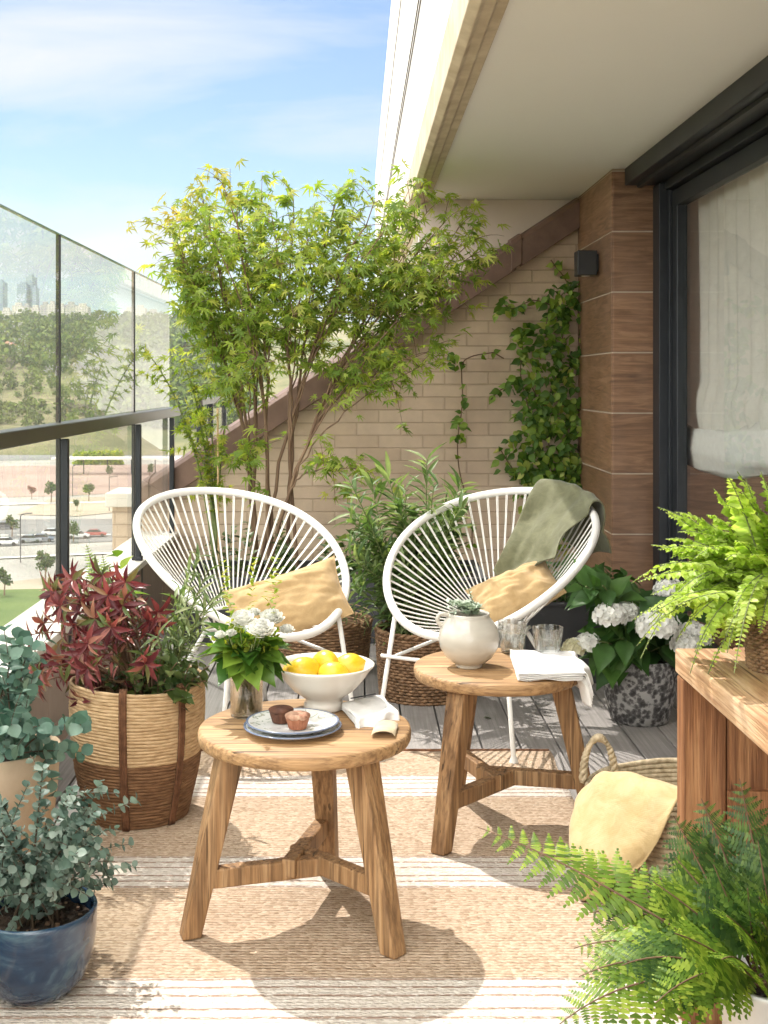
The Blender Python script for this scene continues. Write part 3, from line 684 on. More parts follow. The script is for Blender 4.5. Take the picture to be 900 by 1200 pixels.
def cloth_grid(rows, name, mat, parent, th=.003, per=6, fold=None, sub=1):
    """rows: list of rows of control points -> catmull both ways"""
    A = [catmull(r, per) for r in rows]; cols = list(zip(*A)); Bc = [catmull(c, per) for c in cols]
    nu = len(Bc); nv = len(Bc[0]); mb = MB()
    for i in range(nu):
        for j in range(nv):
            p = Bc[i][j]
            if fold:
                q = Bc[min(i+1, nu-1)][j]-Bc[max(i-1, 0)][j]; r = Bc[i][min(j+1, nv-1)]-Bc[i][max(j-1, 0)]
                n = q.cross(r); n.normalize(); p = p+n*fold(i/(nu-1), j/(nv-1))
            mb.v.append(tuple(p))
    for i in range(nu-1):
        for j in range(nv-1): a = i*nv+j; mb.f.append((a, a+1, a+nv+1, a+nv))
    return mb.build(name, mat, parent, smooth=True, solid=th)
# olive throw over chair rim
def rimw(phi, lift=.04):
    th = R(-30); C = Vector((.49, 4.5, .6)); 
    l = Vector((.365*math.sin(phi)*(1+.06*math.cos(phi)), .43*math.cos(phi), .21*math.cos(phi)))+Vector((0, -.44, .9))*(-.02*math.cos(2*phi)+.03)
    return Matrix.Rotation(th, 3, 'Z') @ l + C + Vector((0, 0, lift))
t = thing('throw_blanket', 'olive green linen throw draped over the right string chair', 'blanket', (0, 0, 0))
rows = []
for k, (phi, ex, ey) in enumerate(((2, 578, 668), (14, 588, 684), (27, 604, 678), (39, 617, 676), (54, 632, 664))):
    r0 = rimw(R(phi)); end = P(ex, ey, 4.66-.035*k); out = (r0-Vector((.5, 4.5, r0.z))).normalized()
    hang = [.16, .22, .26, .22, .18][k]
    mid1 = r0.lerp(end, .35)+Vector((-.01, -.015, -.01)); mid2 = r0.lerp(end, .7)+Vector((-.01, -.02, -.015))
    rows.append([r0+out*.05+Vector((0, 0, -hang)), r0+out*.045+Vector((0, 0, -hang*.4)), r0+Vector((0, 0, .002)), mid1, mid2, end])
cloth_grid(rows, 'draped_cloth', 'olive', t, .004, 8, lambda u, v: .034*(abs(math.sin(u*9.5+1.5*v+math.sin(v*3)))-.5)*(.3+.7*v)+.008*noise.noise(Vector((u*6, v*7, 2))))
# ================================================================ THINGS ON TABLE 1
def gp(px, py, z=TT): return G(px, py, z)
b = gp(379, 834); bx, by = b.x, 3.0
bowl = thing('fruit_bowl', 'white footed ceramic bowl filled with lemons', 'bowl', (bx, by, TT))
prof = [(.0001, .004), (.046, .0), (.05, .004), (.047, .016), (.042, .024), (.052, .032), (.075, .048), (.097, .072), (.112, .094), (.122, .104), (.124, .108), (.121, .110), (.110, .100), (.094, .078), (.070, .054), (.04, .042), (.0001, .040)]
MB().lathe(prof, 64, wob=.006).build('bowl_body', 'ceramic', bowl, smooth=True)
def lemon(loc, rot, s, label):
    prof = []
    for i in range(17):
        t_ = i/16; a = PI*t_; r = math.sin(a)**.85*.031; z = -math.cos(a)*.037
        if t_ > .9: z += (t_-.9)*.07
        if t_ < .06: z -= .002
        prof.append((max(r, .0001), z))
    o = MB().lathe(prof, 32, wob=.03).build('lemon', 'lemon', smooth=True); o.location = loc; o.rotation_euler = rot; o.scale = (s, s, s)
    tag(o, label, 'fruit', 'lemons in the bowl'); return o
zl = TT
for (px, py, Y, rot, s, lab) in ((381, 777, 3.0, (1.3, .3, .4), 1.0, 'lemon resting on top in the middle of the bowl'),
        (408, 782, 3.0, (1.2, .2, 1.5), 1.05, 'rightmost lemon leaning on the bowl edge'),
        (357, 786, 2.965, (1.4, .1, -1.2), 1.05, 'large lemon at the left front of the bowl'),
        (390, 790, 2.95, (1.5, 0, 1.3), .95, 'lemon low at the bowl front between the others'),
        (345, 788, 3.02, (1.2, .3, .6), .9, 'lemon at the far left mostly hidden by another')):
    lemon(P(px, py, Y), rot, s, lab)
pc = Vector((-.145, 2.80, TT))
def plate(z, s, label):
    pr = [(.0001, .003), (.06, .001), (.066, .0005), (.072, .004), (.095, .009), (.107, .014), (.108, .0165), (.105, .017), (.09, .012), (.068, .0065), (.0001, .006)]
    o = MB().lathe(pr, 64).build('plate', 'plate', smooth=True); o.location = (pc.x, pc.y, z); o.scale = (s, s, 1); return tag(o, label, 'plate', 'stacked plates')
plate(TT+.0005, 1.03, 'lower grey rimmed plate of the stack on the table'); plate(TT+.0105, .98, 'upper patterned plate carrying the two muffins')
def muffin(x, y, mats, label):
    t = thing('muffin', label, 'cake', (x, y, TT+.0185)); mb = MB(); vs = []; seg = 40
    for z, r in ((0, .019), (.002, .020), (.024, .0265), (.026, .0268)):
        for k in range(seg): rr = r*(1+(.022 if k % 2 else -.01)); a = 2*PI*k/seg; vs.append((rr*math.cos(a), rr*math.sin(a), z))
    fs = [tuple(range(seg-1, -1, -1))]+[(i*seg+k, i*seg+(k+1) % seg, (i+1)*seg+(k+1) % seg, (i+1)*seg+k) for i in range(3) for k in range(seg)]+[tuple(3*seg+k for k in range(seg))]
    mb.add(vs, fs).build('cake_cup', mats[0], t)
    mb = MB().lathe([(.0265, .023), (.0285, .027), (.028, .030), (.023, .0335), (.013, .0355), (.0001, .036)], 32, wob=.06); mb.build('cake_top', mats[1], t, smooth=True)
muffin(-.172, 2.815, ('choc', 'choc'), 'dark chocolate muffin at the back left of the plate')
muffin(-.132, 2.765, ('redcake', 'caketop'), 'reddish brown muffin in front with a dusted top')
# small white petals on plate (garnish)
def napkin(name_label, A, Bv, Cv, layers, edge, drop, seed, extra=0):
    """A corner, Bv length vector, Cv width vector; beyond `edge` of length it hangs down"""
    t = thing('napkin', name_label, 'napkin', (0, 0, 0)); A = Vector(A); Bv = Vector(Bv); Cv = Vector(Cv)
    mb = MB(); nu, nv = 44, 18
    for L in range(layers):
        base = len(mb.v); off = L*.0042
        for i in range(nu+1):
            for j in range(nv+1):
                u = i/nu; v = j/nv; uu = u*(1-.035*L*.5)
                bl = Bv.length*uu; k = max(0, bl-edge)
                horiz = min(bl, edge)+(.02*(1-math.exp(-k/.02)))+k*.15; down = max(0, k-.012)*drop if k > 0 else 0
                p = A+Bv.normalized()*horiz+Cv*(v*(1-.10*u)+.04*noise.noise(Vector((u*3, seed, L))))
                h = off*(1 if k <= 0 else 1)+.0045*(1+noise.noise(Vector((u*5, v*4, seed+L*.3))))+.004*math.sin(v*PI)**.4*(L/layers)
                ripple = (.012*math.sin(v*9+seed+L*.2))*min(1, k/.03)
                mb.v.append(tuple(p+Vector((0, 0, h-down))+Bv.normalized()*(ripple+off*(1 if k > 0 else 0))))
        for i in range(nu):
            for j in range(nv): a = base+i*(nv+1)+j; mb.f.append((a, a+1, a+nv+2, a+nv+1))
    mb.build('folded_linen', 'napkin', t, smooth=True, solid=.0016); return t
nk = napkin('white folded napkin with a beige lining beside the lemon bowl', gp(400, 834)+Vector((0, 0, .001)), gp(440, 876)-gp(400, 834), gp(448, 824)-gp(400, 834), 4, .12, .5, 3)
pts = []
for i in range(15):
    a = PI*i/14; c = gp(452, 866)+Vector((0, .0, .006)); pts.append(c+Vector((-.026*math.cos(a)-.006, .002, .011*math.sin(a))))
mb = MB(); 
for p in pts: mb.v += [tuple(p), tuple(p+Vector((.01, .09, -.001)))]
for i in range(14): mb.f.append((2*i, 2*i+2, 2*i+3, 2*i+1))
mb.build('beige_lining', 'trim', nk, smooth=True, solid=.002)
mb = MB().tube([gp(411, 831)+Vector((0, 0, .026)), gp(440, 826)+Vector((0, 0, .027))], .0015, 6); mb.build('thread_line', 'planter', nk)
napkin('white linen napkin hanging over the edge under the glass', (.425, 3.265, TT+.001), (.25, -.01, 0), (.015, .29, 0), 5, .155, .85, 9)
# bouquet vase
vx, vy = -.262, 2.94
va = thing('glass_vase', 'clear glass cylinder vase with water on the front table', 'vase', (vx, vy, TT))
MB().lathe([(.0001, 0), (.036, 0), (.038, .003), (.040, .118), (.0385, .118), (.0365, .008), (.0001, .007)], 40).build('glass_body', 'tumbler', va, smooth=True)
MB().lathe([(.0001, .0085), (.0355, .0085), (.0368, .072), (.0001, .072)], 40).build('water', 'water', va, smooth=True)
bq = thing('bouquet', 'bouquet of white flowers and glossy green leaves in the glass vase', 'flowers', (vx, vy, TT))
mb = MB()
for i in range(26):
    a = random.uniform(0, 2*PI); r = .022*random.random()**.5; p = Vector((r*math.cos(a+2), r*math.sin(a+2), .012)); q = Vector((.018*math.cos(a), .018*math.sin(a), .10))
    e = Vector((.07*math.cos(a), .07*math.sin(a), .17+random.uniform(0, .05))); mb.tube(bez(p, q*.6+Vector((0, 0, .05)), e, 7), .0016, 5)
mb.build('stems', 'stem', bq, smooth=True)
lb = LB()
for i in range(70):
    a = random.uniform(0, 2*PI); el = random.uniform(-.45, .9); d = Vector((math.cos(a)*math.cos(el), math.sin(a)*math.cos(el), math.sin(el)))
    p = Vector((0, 0, .145))+d*random.uniform(.015, .045); lb.inst(OVATE, [p], [d+Vector((0, 0, -.15))], [Vector((0, 0, 1))+d*.6+rv(.3)], [[random.uniform(.06, .095), random.uniform(.075, .10), .08]])
lb.build('leaf_collar', 'bouqleaf', bq)
lb = LB()
for i in range(220):
    a = random.uniform(0, 2*PI); r = .075*random.random()**.5; p = Vector((r*math.cos(a), r*math.sin(a), .17+.035*random.random()-.2*r)); lb.inst(SMALL, [p], [rv(1)+Vector((0, 0, .6))], [rv(1)], [random.uniform(.012, .026)])
for i in range(5):
    a = random.uniform(0, 2*PI); p0 = Vector((.05*math.cos(a), .05*math.sin(a), .16)); pp = bez(p0, p0*1.4+Vector((0, 0, .04)), p0*1.9+Vector((0, 0, .06)), 6)
    leaves_on(lb, SMALL, pp, .012, .02, jit=.3)
lb.build('filler_greenery', 'sapling', bq)
def rose(lb, c, r, up=Vector((0, -.35, 1))):
    up = up.normalized()
    for k in range(34):
        f = k/33; a = k*2.4; rr = r*(.12+.55*f); d0 = up.orthogonal().normalized(); d0 = Matrix.Rotation(a, 3, up) @ d0
        p = c+d0*rr*.55-up*r*.5*f; lb.inst(PETAL, [p], [up*(1.1-.75*f)+d0*(.25+.75*f)], [up*.3-d0], [[r*(.75+.25*f), r*(.75+.3*f), r*.6]])
for (px, py, Y, r) in ((284, 726, 2.89, .029), (306, 737, 2.85, .031), (318, 724, 2.91, .028), (298, 718, 2.97, .015), (258, 744, 2.88, .013), (336, 738, 2.90, .017), (271, 742, 2.86, .012)):
    lb = LB(); c = P(px, py, Y)-Vector((vx, vy, TT)); rose(lb, c, r); lb.build('flower', 'petal', bq)
# ================================================================ THINGS ON TABLE 2
px_, py_ = .312, 3.44
rv_ = thing('round_vase', 'round cream glazed vase with a small ear handle', 'vase', (px_, py_, TT))
prof = [(.0001, .001), (.034, .0), (.037, .004), (.036, .009), (.046, .014), (.066, .030), (.080, .055), (.0845, .078), (.082, .100), (.072, .122), (.060, .136), (.0565, .142), (.058, .149), (.0555, .150), (.053, .142), (.058, .130), (.072, .11), (.074, .06), (.0001, .02)]
MB().lathe(prof, 64, wob=.008).build('vase_body', 'stoneware', rv_, smooth=True)
MB().tube(catmull([(-.055, 0, .143), (-.078, 0, .147), (-.088, 0, .130), (-.076, 0, .113)], 5), .006, 8).build('handle', 'stoneware', rv_, smooth=True)
su = thing('succulent', 'grey green succulent sprigs sprouting from the round vase', 'plant', (px_, py_, TT+.14)); lb = LB()
for i in range(16):
    a = random.uniform(0, 2*PI); r = random.uniform(.0, .045); c = Vector((r*math.cos(a)-.01, r*math.sin(a), random.uniform(.005, .028)))
    for k in range(12):
        d = Vector((math.cos(k*2.4), math.sin(k*2.4), .3+k*.1)); lb.inst(SMALL, [c+d*.002], [d], [Vector((0, 0, 1))-d*.3], [[.022, .03, .02]])
sp = [Vector((-.035, -.01, .0)), Vector((-.05, -.02, .03)), Vector((-.06, -.02, .045))]
leaves_on(lb, SMALL, [Vector((.0, 0, 0)), Vector((.01, 0, .04)), Vector((.0, 0, .075))], .008, .014, jit=.3); leaves_on(lb, SMALL, sp, .008, .02)
lb.build('rosettes', 'sedum', su)
MB().tube([(0, 0, 0), (.01, 0, .04), (.0, 0, .075)], .0012, 5).build('stem', 'stem', su)
def tumbler(x, y, lab, r=.044, h=.092, wl_=.045):
    t = thing('tumbler', lab, 'glass', (x, y, TT), 0, 'water glasses'); mb = MB(); seg = 24
    def ring(rf, z, facet, inn): return [((rf*(1-(.035 if (k % 2 and facet) else 0)))*math.cos(2*PI*k/seg), (rf*(1-(.035 if (k % 2 and facet) else 0)))*math.sin(2*PI*k/seg), z) for k in range(seg)]
    rings = [ring(r*.72, 0, 1, 0), ring(r*.74, .004, 1, 0), ring(r*.88, h*.5, 1, 0), ring(r*.97, h*.8, 0, 0), ring(r, h, 0, 0), ring(r-.0018, h, 0, 0), ring(r*.95-.002, h*.8, 0, 0), ring(r*.70, .010, 0, 0)]
    vs = sum(rings, []); n = len(rings)
    fs = [tuple(range(seg-1, -1, -1))]+[(i*seg+k, i*seg+(k+1) % seg, (i+1)*seg+(k+1) % seg, (i+1)*seg+k) for i in range(n-1) for k in range(seg)]+[tuple((n-1)*seg+k for k in range(seg))]
    mb.add(vs, fs).build('glass_body', 'tumbler', t, smooth=False)
    MB().lathe([(.0001, .011), (r*.69, .011), (r*.84, h*.6), (.0001, h*.6)], 24).build('water', 'water', t, smooth=True)
tumbler(.455, 3.62, 'ridged water glass standing directly next to the round vase'); tumbler(.545, 3.53, 'ridged water glass standing on the white napkin')
# ================================================================ BENCH
bn = thing('wooden_console', 'reclaimed wood console table with slab sides at the right', 'table', (.63, 1.35, 0))
for k in range(4): MB().box(.0+.115*k, .0+.115*k+.1135, -.05, 1.10+.004*(k % 2), .675, .722+.0012*(k % 2)).build('top_board', 'bench_y', bn, bevel=.004)
for y in (1.045, -.04):
    MB().box(.001, .086, y, y+.045, 0.0, .673).build('leg', 'bench', bn, bevel=.004)
    MB().box(.374, .459, y, y+.045, 0.0, .673).build('leg', 'bench', bn, bevel=.004)
    for k in range(2): MB().box(.088+.143*k, .088+.143*k+.1415, y+.004, y+.04, .14, .672).build('side_panel', 'bench', bn, bevel=.002)
    MB().box(.087, .373, y-.012, y+.003, .385, .46).build('rail', 'bench', bn, bevel=.003)
# ================================================================ BASKETS & POTS
def coil_basket(t, r0, r1, h, n, split, bulge=.02, rope=None, mats=('jute', 'jute_dark'), oy=1.0):
    rope = h/n/2*1.18
    for part, rg, mt in (('lower_weave', range(0, split), mats[1]), ('upper_weave', range(split, n), mats[0])):
        mb = MB()
        for i in rg:
            f = (i+.5)/n; r = r0+(r1-r0)*f+bulge*math.sin(PI*f); z = h*f; pts = []
            for k in range(80):
                a = 2*PI*k/80; w = 1+.012*noise.noise(Vector((math.cos(a)*1.5, math.sin(a)*1.5, f*3)))
                pts.append((r*w*math.cos(a), oy*r*w*math.sin(a), z+.003*noise.noise(Vector((a*2, i*.3, 0)))+.006*f*math.sin(2*a)))
            rad = [rope*(1+.22*noise.noise(Vector((k*.9, i*3.1, 2)))) for k in range(80)]
            mb.tube(pts, rad, 6, closed=True)
        mb.build(part, mt, t, smooth=True)
bkx, bky = -.63, 3.56
bk = thing('jute_basket', 'two-tone jute basket planter with brown base and brown vertical straps', 'basket', (bkx, bky, .012))
coil_basket(bk, .142, .187, .385, 42, 20, .016)
MB().lathe([(.14, .002), (.14, .006)], 40).build('base', 'jute_dark', bk)
for k, a in enumerate((-92, -42, 88, 138)):
    a = R(a); pts = []
    for i in range(26):
        f = i/25; r = .142+.045*f+.016*math.sin(PI*f)+.009+.0012*math.sin(i*2.5); pts.append((r*math.cos(a), r*math.sin(a), .385*f))
    pts += [(.187*math.cos(a), .187*math.sin(a), .396), (.172*math.cos(a), .172*math.sin(a), .36), (.165*math.cos(a), .165*math.sin(a), .30)]
    mb = MB()
    q = Vector((-math.sin(a), math.cos(a), 0))
    for sgn in (-1, 0, 1): mb.tube([Vector(p)+q*sgn*.0065 for p in pts], .0048, 5)
    mb.build('strap', 'jute_strap', bk, smooth=True)
MB().lathe([(.0001, .315), (.15, .31)], 40, wob=.05).build('soil', 'soil', bk, smooth=True)
# blue pot
bpx, bpy_ = G(42, 1063, .18).x, G(42, 1063, .18).y
bp = thing('blue_pot', 'round blue glazed ceramic pot in the front left corner', 'pot', (bpx, bpy_, 0.012))
MB().lathe([(.0001, 0), (.065, 0), (.075, .004), (.098, .03), (.114, .07), (.121, .115), (.123, .158), (.124, .166), (.121, .172), (.116, .170), (.114, .158), (.11, .10), (.0001, .09)], 64, wob=.008).build('pot_body', 'blue', bp, smooth=True)
mb = MB()
K = 30
for j in range(K+1):
    for i in range(K+1):
        u = 2*i/K-1; v = 2*j/K-1; r = max(abs(u), abs(v)); l = math.hypot(u, v) or 1; x_ = u*r/l*.113; y_ = v*r/l*.113
        mb.v.append((x_, y_, .138+.012*noise.noise(Vector((x_*40, y_*40, 1)))))
for j in range(K):
    for i in range(K): a = j*(K+1)+i; mb.f.append((a, a+1, a+K+2, a+K+1))
mb.build('soil', 'soil', bp, smooth=True)
mb = MB()
for i in range(34):
    a = random.uniform(0, 2*PI); r = .105*random.random()**.5; s = random.uniform(.002, .0045); c = Vector((r*math.cos(a), r*math.sin(a), .141))
    vs = [c+Vector((s*random.uniform(.6, 1.4)*dx, s*random.uniform(.6, 1.4)*dy, s*.7*dz)) for dz in (-1, 1) for dx, dy in ((-1, -1), (1, -1), (1, 1), (-1, 1))]
    mb.add(vs, [(3, 2, 1, 0), (4, 5, 6, 7), (0, 1, 5, 4), (1, 2, 6, 5), (2, 3, 7, 6), (3, 0, 4, 7)])
mb.build('gravel', 'bark', bp, bevel=.001)['kind'] = 'stuff'
# beige pot at left
e2 = thing('beige_pot', 'beige woven pot against the parapet at the left edge', 'pot', (-.875, 3.02, .0))
coil_basket(e2, .10, .145, .36, 40, 0, .012, None, ('terracotta', 'terracotta')) if False else MB().lathe([(.0001, 0), (.10, 0), (.125, .12), (.14, .25), (.147, .36), (.141, .362), (.135, .34), (.0001, .32)], 48, wob=.02).build('pot_body', 'terracotta', e2, smooth=True)
MB().lathe([(.0001, .335), (.136, .33)], 32, wob=.05).build('soil', 'soil', e2)
# wicker baskets (woven)
def wicker(t, r0, r1, h, rows, stakes, oy=1.0, mat='wicker', seg=None, rr=None):
    mb = MB(); seg = stakes*4; rr = rr or h/rows*.52
    for i in range(rows):
        f = (i+.5)/rows; r = r0+(r1-r0)*f; ph = PI*(i % 2)
        pts = []
        for k in range(seg):
            a = 2*PI*k/seg; w = r+.0045*math.cos(a*stakes/1+ph)
            pts.append((w*math.cos(a), oy*w*math.sin(a), h*f+.0015*noise.noise(Vector((a*3, i, 0)))))
        mb.tube(pts, rr, 5, closed=True)
    mb.build('weave', mat, t, smooth=True); mb = MB()
    for k in range(stakes*1):
        a = 2*PI*(k+.5)/stakes; mb.tube([(r0*math.cos(a), oy*r0*math.sin(a), 0), (r1*math.cos(a), oy*r1*math.sin(a), h)], .0028, 5)
    mb.build('stakes', mat, t); mb = MB()
    for s in (0, 1):
        pts = [((r1+.006*math.cos(k*.9+s*PI))*math.cos(2*PI*k/120), oy*(r1+.006*math.cos(k*.9+s*PI))*math.sin(2*PI*k/120), h+.006*math.sin(k*.9+s*PI)) for k in range(120)]
        mb.tube(pts, .0065, 6, closed=True)
    mb.build('rim', mat, t, smooth=True)
wb = thing('wicker_basket', 'tall round brown wicker basket planter under the right string chair', 'basket', (.262, 4.93, 0))
wicker(wb, .165, .182, .265, 22, 34)
MB().lathe([(.0001, .20), (.172, .20)], 32).build('soil', 'soil', wb)
wb2 = thing('wicker_basket', 'low oval dark wicker basket behind the left string chair', 'basket', (-.16, 5.35, 0))
wicker(wb2, .20, .22, .22, 18, 34, .8)
MB().lathe([(.0001, .17), (.20, .17)], 32, sy=.8).build('soil', 'soil', wb2)
# seagrass basket with handle
sb = thing('seagrass_basket', 'oval seagrass basket with braided handle beside the console', 'basket', (.83, 3.12, 0))
coil_basket(sb, .19, .245, .225, 18, 0, .012, None, ('seagrass', 'seagrass'))
mb = MB()
for s in range(3):
    pts = []
    for i in range(50):
        a = PI*i/49; base = Vector((-.205+.04*math.cos(a)*-1, .075, .215+.115*math.sin(a)**.8)); w = i*.9+s*2*PI/3
        pts.append(base+Vector((.006*math.cos(w)*math.cos(a), .006*math.sin(w), .006*math.cos(w)*math.sin(a))))
    mb.tube(pts, .0062, 6)
mb.build('handle', 'seagrass', sb, smooth=True)
t = thing('throw_blanket', 'pale yellow linen throw hanging over the seagrass basket', 'blanket', (0, 0, 0))
rows = [[(.555, 3.10, .10), (.55, 3.10, .16), (.57, 3.10, .243), (.635, 3.13, .25), (.69, 3.15, .215)],
        [(.525, 2.99, .03), (.53, 3.00, .14), (.58, 3.06, .255), (.655, 3.09, .262), (.72, 3.12, .225)],
        [(.535, 2.935, .018), (.555, 2.93, .12), (.615, 3.0, .268), (.68, 3.05, .28), (.75, 3.09, .24)],
        [(.595, 2.90, .06), (.625, 2.885, .14), (.68, 2.93, .268), (.73, 3.0, .28), (.79, 3.05, .24)],
        [(.665, 2.87, .13), (.70, 2.865, .19), (.745, 2.89, .266), (.79, 2.96, .276), (.84, 3.02, .24)]]
cloth_grid(rows, 'draped_cloth', 'yellow', t, .004, 8, lambda u, v: .011*math.sin(u*15+v*1.5+1.2*math.sin(v*4))*(1-v)**.7+.006*noise.noise(Vector((u*5, v*6, 4))))
# hydrangea pot
hp = thing('stone_pot', 'dark speckled stone pot with the white hydrangea', 'pot', (1.045, 4.57, 0))
MB().lathe([(.0001, 0), (.098, 0), (.105, .006), (.125, .08), (.137, .16), (.139, .22), (.135, .235), (.128, .235), (.122, .21), (.0001, .205)], 56, wob=.02).build('pot_body', 'lava', hp, smooth=True)
MB().lathe([(.0001, .212), (.123, .208)], 32, wob=.05).build('soil', 'soil', hp)
# dark planters
def planter(x0, x1, y0, y1, h, label):
    t = thing('planter_box', label, 'planter', ((x0+x1)/2, (y0+y1)/2, 0)); w = (x1-x0)/2; d = (y1-y0)/2
    mb = MB().box(-w, w, -d, -d+.02, 0, h).box(-w, w, d-.02, d, 0, h).box(-w, -w+.02, -d+.02, d-.02, 0, h).box(w-.02, w, -d+.02, d-.02, 0, h)
    mb.build('shell', 'planter', t, bevel=.003)
    mb = MB().box(-w-.006, w+.006, -d-.006, -d+.024, h, h+.012).box(-w-.006, w+.006, d-.024, d+.006, h, h+.012).box(-w-.006, -w+.024, -d+.024, d-.024, h, h+.012).box(w-.024, w+.006, -d+.024, d-.024, h, h+.012); mb.build('lip', 'planter', t)
    MB().box(-w+.02, w-.02, -d+.02, d-.02, h-.06, h-.04).build('soil', 'soil', t)
planter(-.85, .62, 5.9, 6.5, .30, 'long anthracite planter box along the brick wall holding the maple')
planter(.70, 1.22, 5.12, 5.65, .32, 'square anthracite planter box in front of the pillar')
# white pot of fern, fern pot on console
wp = thing('zinc_pot', 'whitewashed metal pot holding the dark fern under the console', 'pot', (.695, 2.05, 0))
MB().lathe([(.0001, 0), (.07, 0), (.073, .005), (.092, .255), (.096, .26), (.096, .268), (.089, .268), (.086, .24), (.0001, .235)], 48).build('pot_body', 'zinc', wp, smooth=True)
MB().lathe([(.0001, .245), (.085, .24)], 32).build('soil', 'soil', wp)
fp = thing('wicker_pot', 'small brown woven pot on the wooden console', 'pot', (.785, 2.27, .7235))
wicker(fp, .060, .073, .165, 26, 26, mat='wicker', rr=.0042)
MB().lathe([(.0001, .14), (.066, .138)], 24).build('soil', 'soil', fp)
# ================================================================ PLANTS
def frond(lb, st, base, d, L, droop, plen, tpl=PINNA, n=22, pw=1.0, nrm=None, start=.12, fwd=.35, jit=.08):
    """d: start direction, droop: how far tip falls"""
    d = Vector(d).normalized(); p1 = base+d*L*.55; p2 = base+d*L*.92+Vector((0, 0, -droop)); pts = bez(base, p1, p2, 16)
    st.tube(pts, [.0022*(1-.8*i/15)+.0004 for i in range(16)], 5)
    Ls = []; Ds = []; Ns = []; Sz = []
    nr = Vector(nrm) if nrm else None
    for i in range(n):
        f = start+(1-start)*(i/n)**.95; s = f*15; k = min(int(s), 14); p = pts[k].lerp(pts[k+1], s-k); t = (pts[k+1]-pts[k]).normalized()
        nn = nr or Vector((0, 0, 1)); side = t.cross(nn).normalized(); up = side.cross(t)
        pl = plen*math.sin(PI*(.12+.86*f))**.8*(1.1-.45*f)
        for sg in (1, -1):
            dd = side*sg+t*fwd+up*(-.18)+rv(jit); Ls.append(p); Ds.append(dd); Ns.append(up+rv(jit)); Sz.append([pl*random.uniform(.9, 1.1), pl*pw, pl])
    lb.inst(tpl, Ls, Ds, Ns, np.array(Sz))
def small_leaf_tree(): pass
# --- Japanese maple
mp = thing('maple_tree', 'multi-stemmed Japanese maple with yellow green leaves in front of the brick wall', 'tree', (-.42, 6.2, .26))
base0 = Vector((-.42, 6.2, .26)); rel = lambda p: Vector(p)-base0
tips = [(196, 268, 6.1), (235, 222, 6.2), (262, 215, 6.0), (300, 240, 6.2), (345, 232, 6.3), (395, 228, 6.2), (440, 240, 6.1), (482, 236, 6.0), (520, 262, 6.1), (552, 300, 6.0),
        (540, 318, 6.3), (500, 335, 6.2), (460, 290, 6.5), (420, 300, 5.9), (370, 290, 6.4), (325, 300, 5.9), (282, 300, 6.4), (250, 320, 6.1), (222, 360, 6.2), (255, 400, 6.2),
        (490, 430, 6.0), (455, 425, 6.2), (505, 412, 6.1), (412, 548, 6.0), (300, 420, 5.9), (345, 370, 5.9), (300, 350, 6.3), (400, 340, 6.2), (445, 330, 6.3), (290, 545, 5.95), (320, 250, 6.0), (370, 240, 6.1), (420, 245, 6.3), (455, 262, 5.9), (498, 250, 6.3), (535, 275, 6.1), (550, 285, 5.9), (515, 295, 5.9), (475, 300, 6.0), (280, 250, 6.3), (245, 265, 5.9), (210, 300, 6.1), (215, 262, 6.3)]
trunks = MB(); lbm = LB(); twigs = []; mains = []; 
mt = [(232, 250, 6.2), (262, 215, 6.0), (305, 235, 6.3), (345, 232, 6.1), (395, 235, 6.2), (440, 240, 6.1), (520, 262, 6.1), (212, 300, 6.2), (285, 260, 6.2)]
tips = mt+[q for q in tips if (q[0], q[1]) not in [(m[0], m[1]) for m in mt]]
nb = [Vector((random.uniform(-.10, .10), random.uniform(-.06, .06), 0)) for _ in range(8)]
for i, (tx, ty, tY) in enumerate(tips):
    tip = rel(P(tx, ty, tY)); b = nb[i % 8]*1.4; h = tip.z
    mid = Vector((tip.x*.22+random.uniform(-.05, .05), tip.y*.3+random.uniform(-.05, .05), h*.62)) if ty < 420 else Vector((tip.x*.35, tip.y*.3, h*.85))
    pts = bez(b, mid, tip, 16); r0 = .0105
    if len(mains) >= 9:
        m_ = min(mains, key=lambda q: (q[15]-tip).length); k0 = random.choice((4, 5, 6, 7, 8)) if ty < 400 else random.choice((3, 4, 5)); s0 = m_[k0]
        pts = bez(s0, s0+(m_[k0+1]-s0).normalized()*(tip-s0).length*.45, tip, 16); r0 = .0048
    pts = [p+rv(.005)*(k > 1) for k, p in enumerate(pts)]
    if len(mains) < 9: mains.append(pts)
    trunks.tube(pts, [r0*(1-.85*k/15)+.0012 for k in range(16)], 6)
    for k in range(8 if ty < 350 else 9, 16):
        for _ in range(2):
            if random.random() < (.6 if k < 11 else .95):
                d = (rv(1)+Vector((tip.x*.6, 0, .35))).normalized(); L = random.uniform(.10, .26)*(1.1-.25*(k/15)); q = pts[k]+d*L; q.z -= .02
                tw = bez(pts[k], pts[k]+d*L*.5+Vector((0, 0, .03)), q, 6); twigs.append(tw); trunks.tube(tw, [.0022, .0019, .0016, .0013, .001, .0008], 4)
trunks.build('trunk', 'bark', mp, smooth=True)
Ls = []; Ds = []; Ns = []; Sz = []
for tw in twigs:
    for k in range(1, 6):
        for _ in range(2 if k < 5 else 3):
            if random.random() > .70: continue
            p = tw[k]+rv(.028); az = random.uniform(0, 2*PI)
            d = Vector((math.cos(az), math.sin(az), random.uniform(-.9, .1))); n = Vector((0, -.55, 1))+rv(.5)
            Ls.append(p); Ds.append(d); Ns.append(n); Sz.append(random.uniform(.036, .074))
print('maple leaves', len(Ls)); lbm.inst(MAPLE, Ls, Ds, Ns, Sz); lbm.build('crown', 'maple', mp, smooth=False)
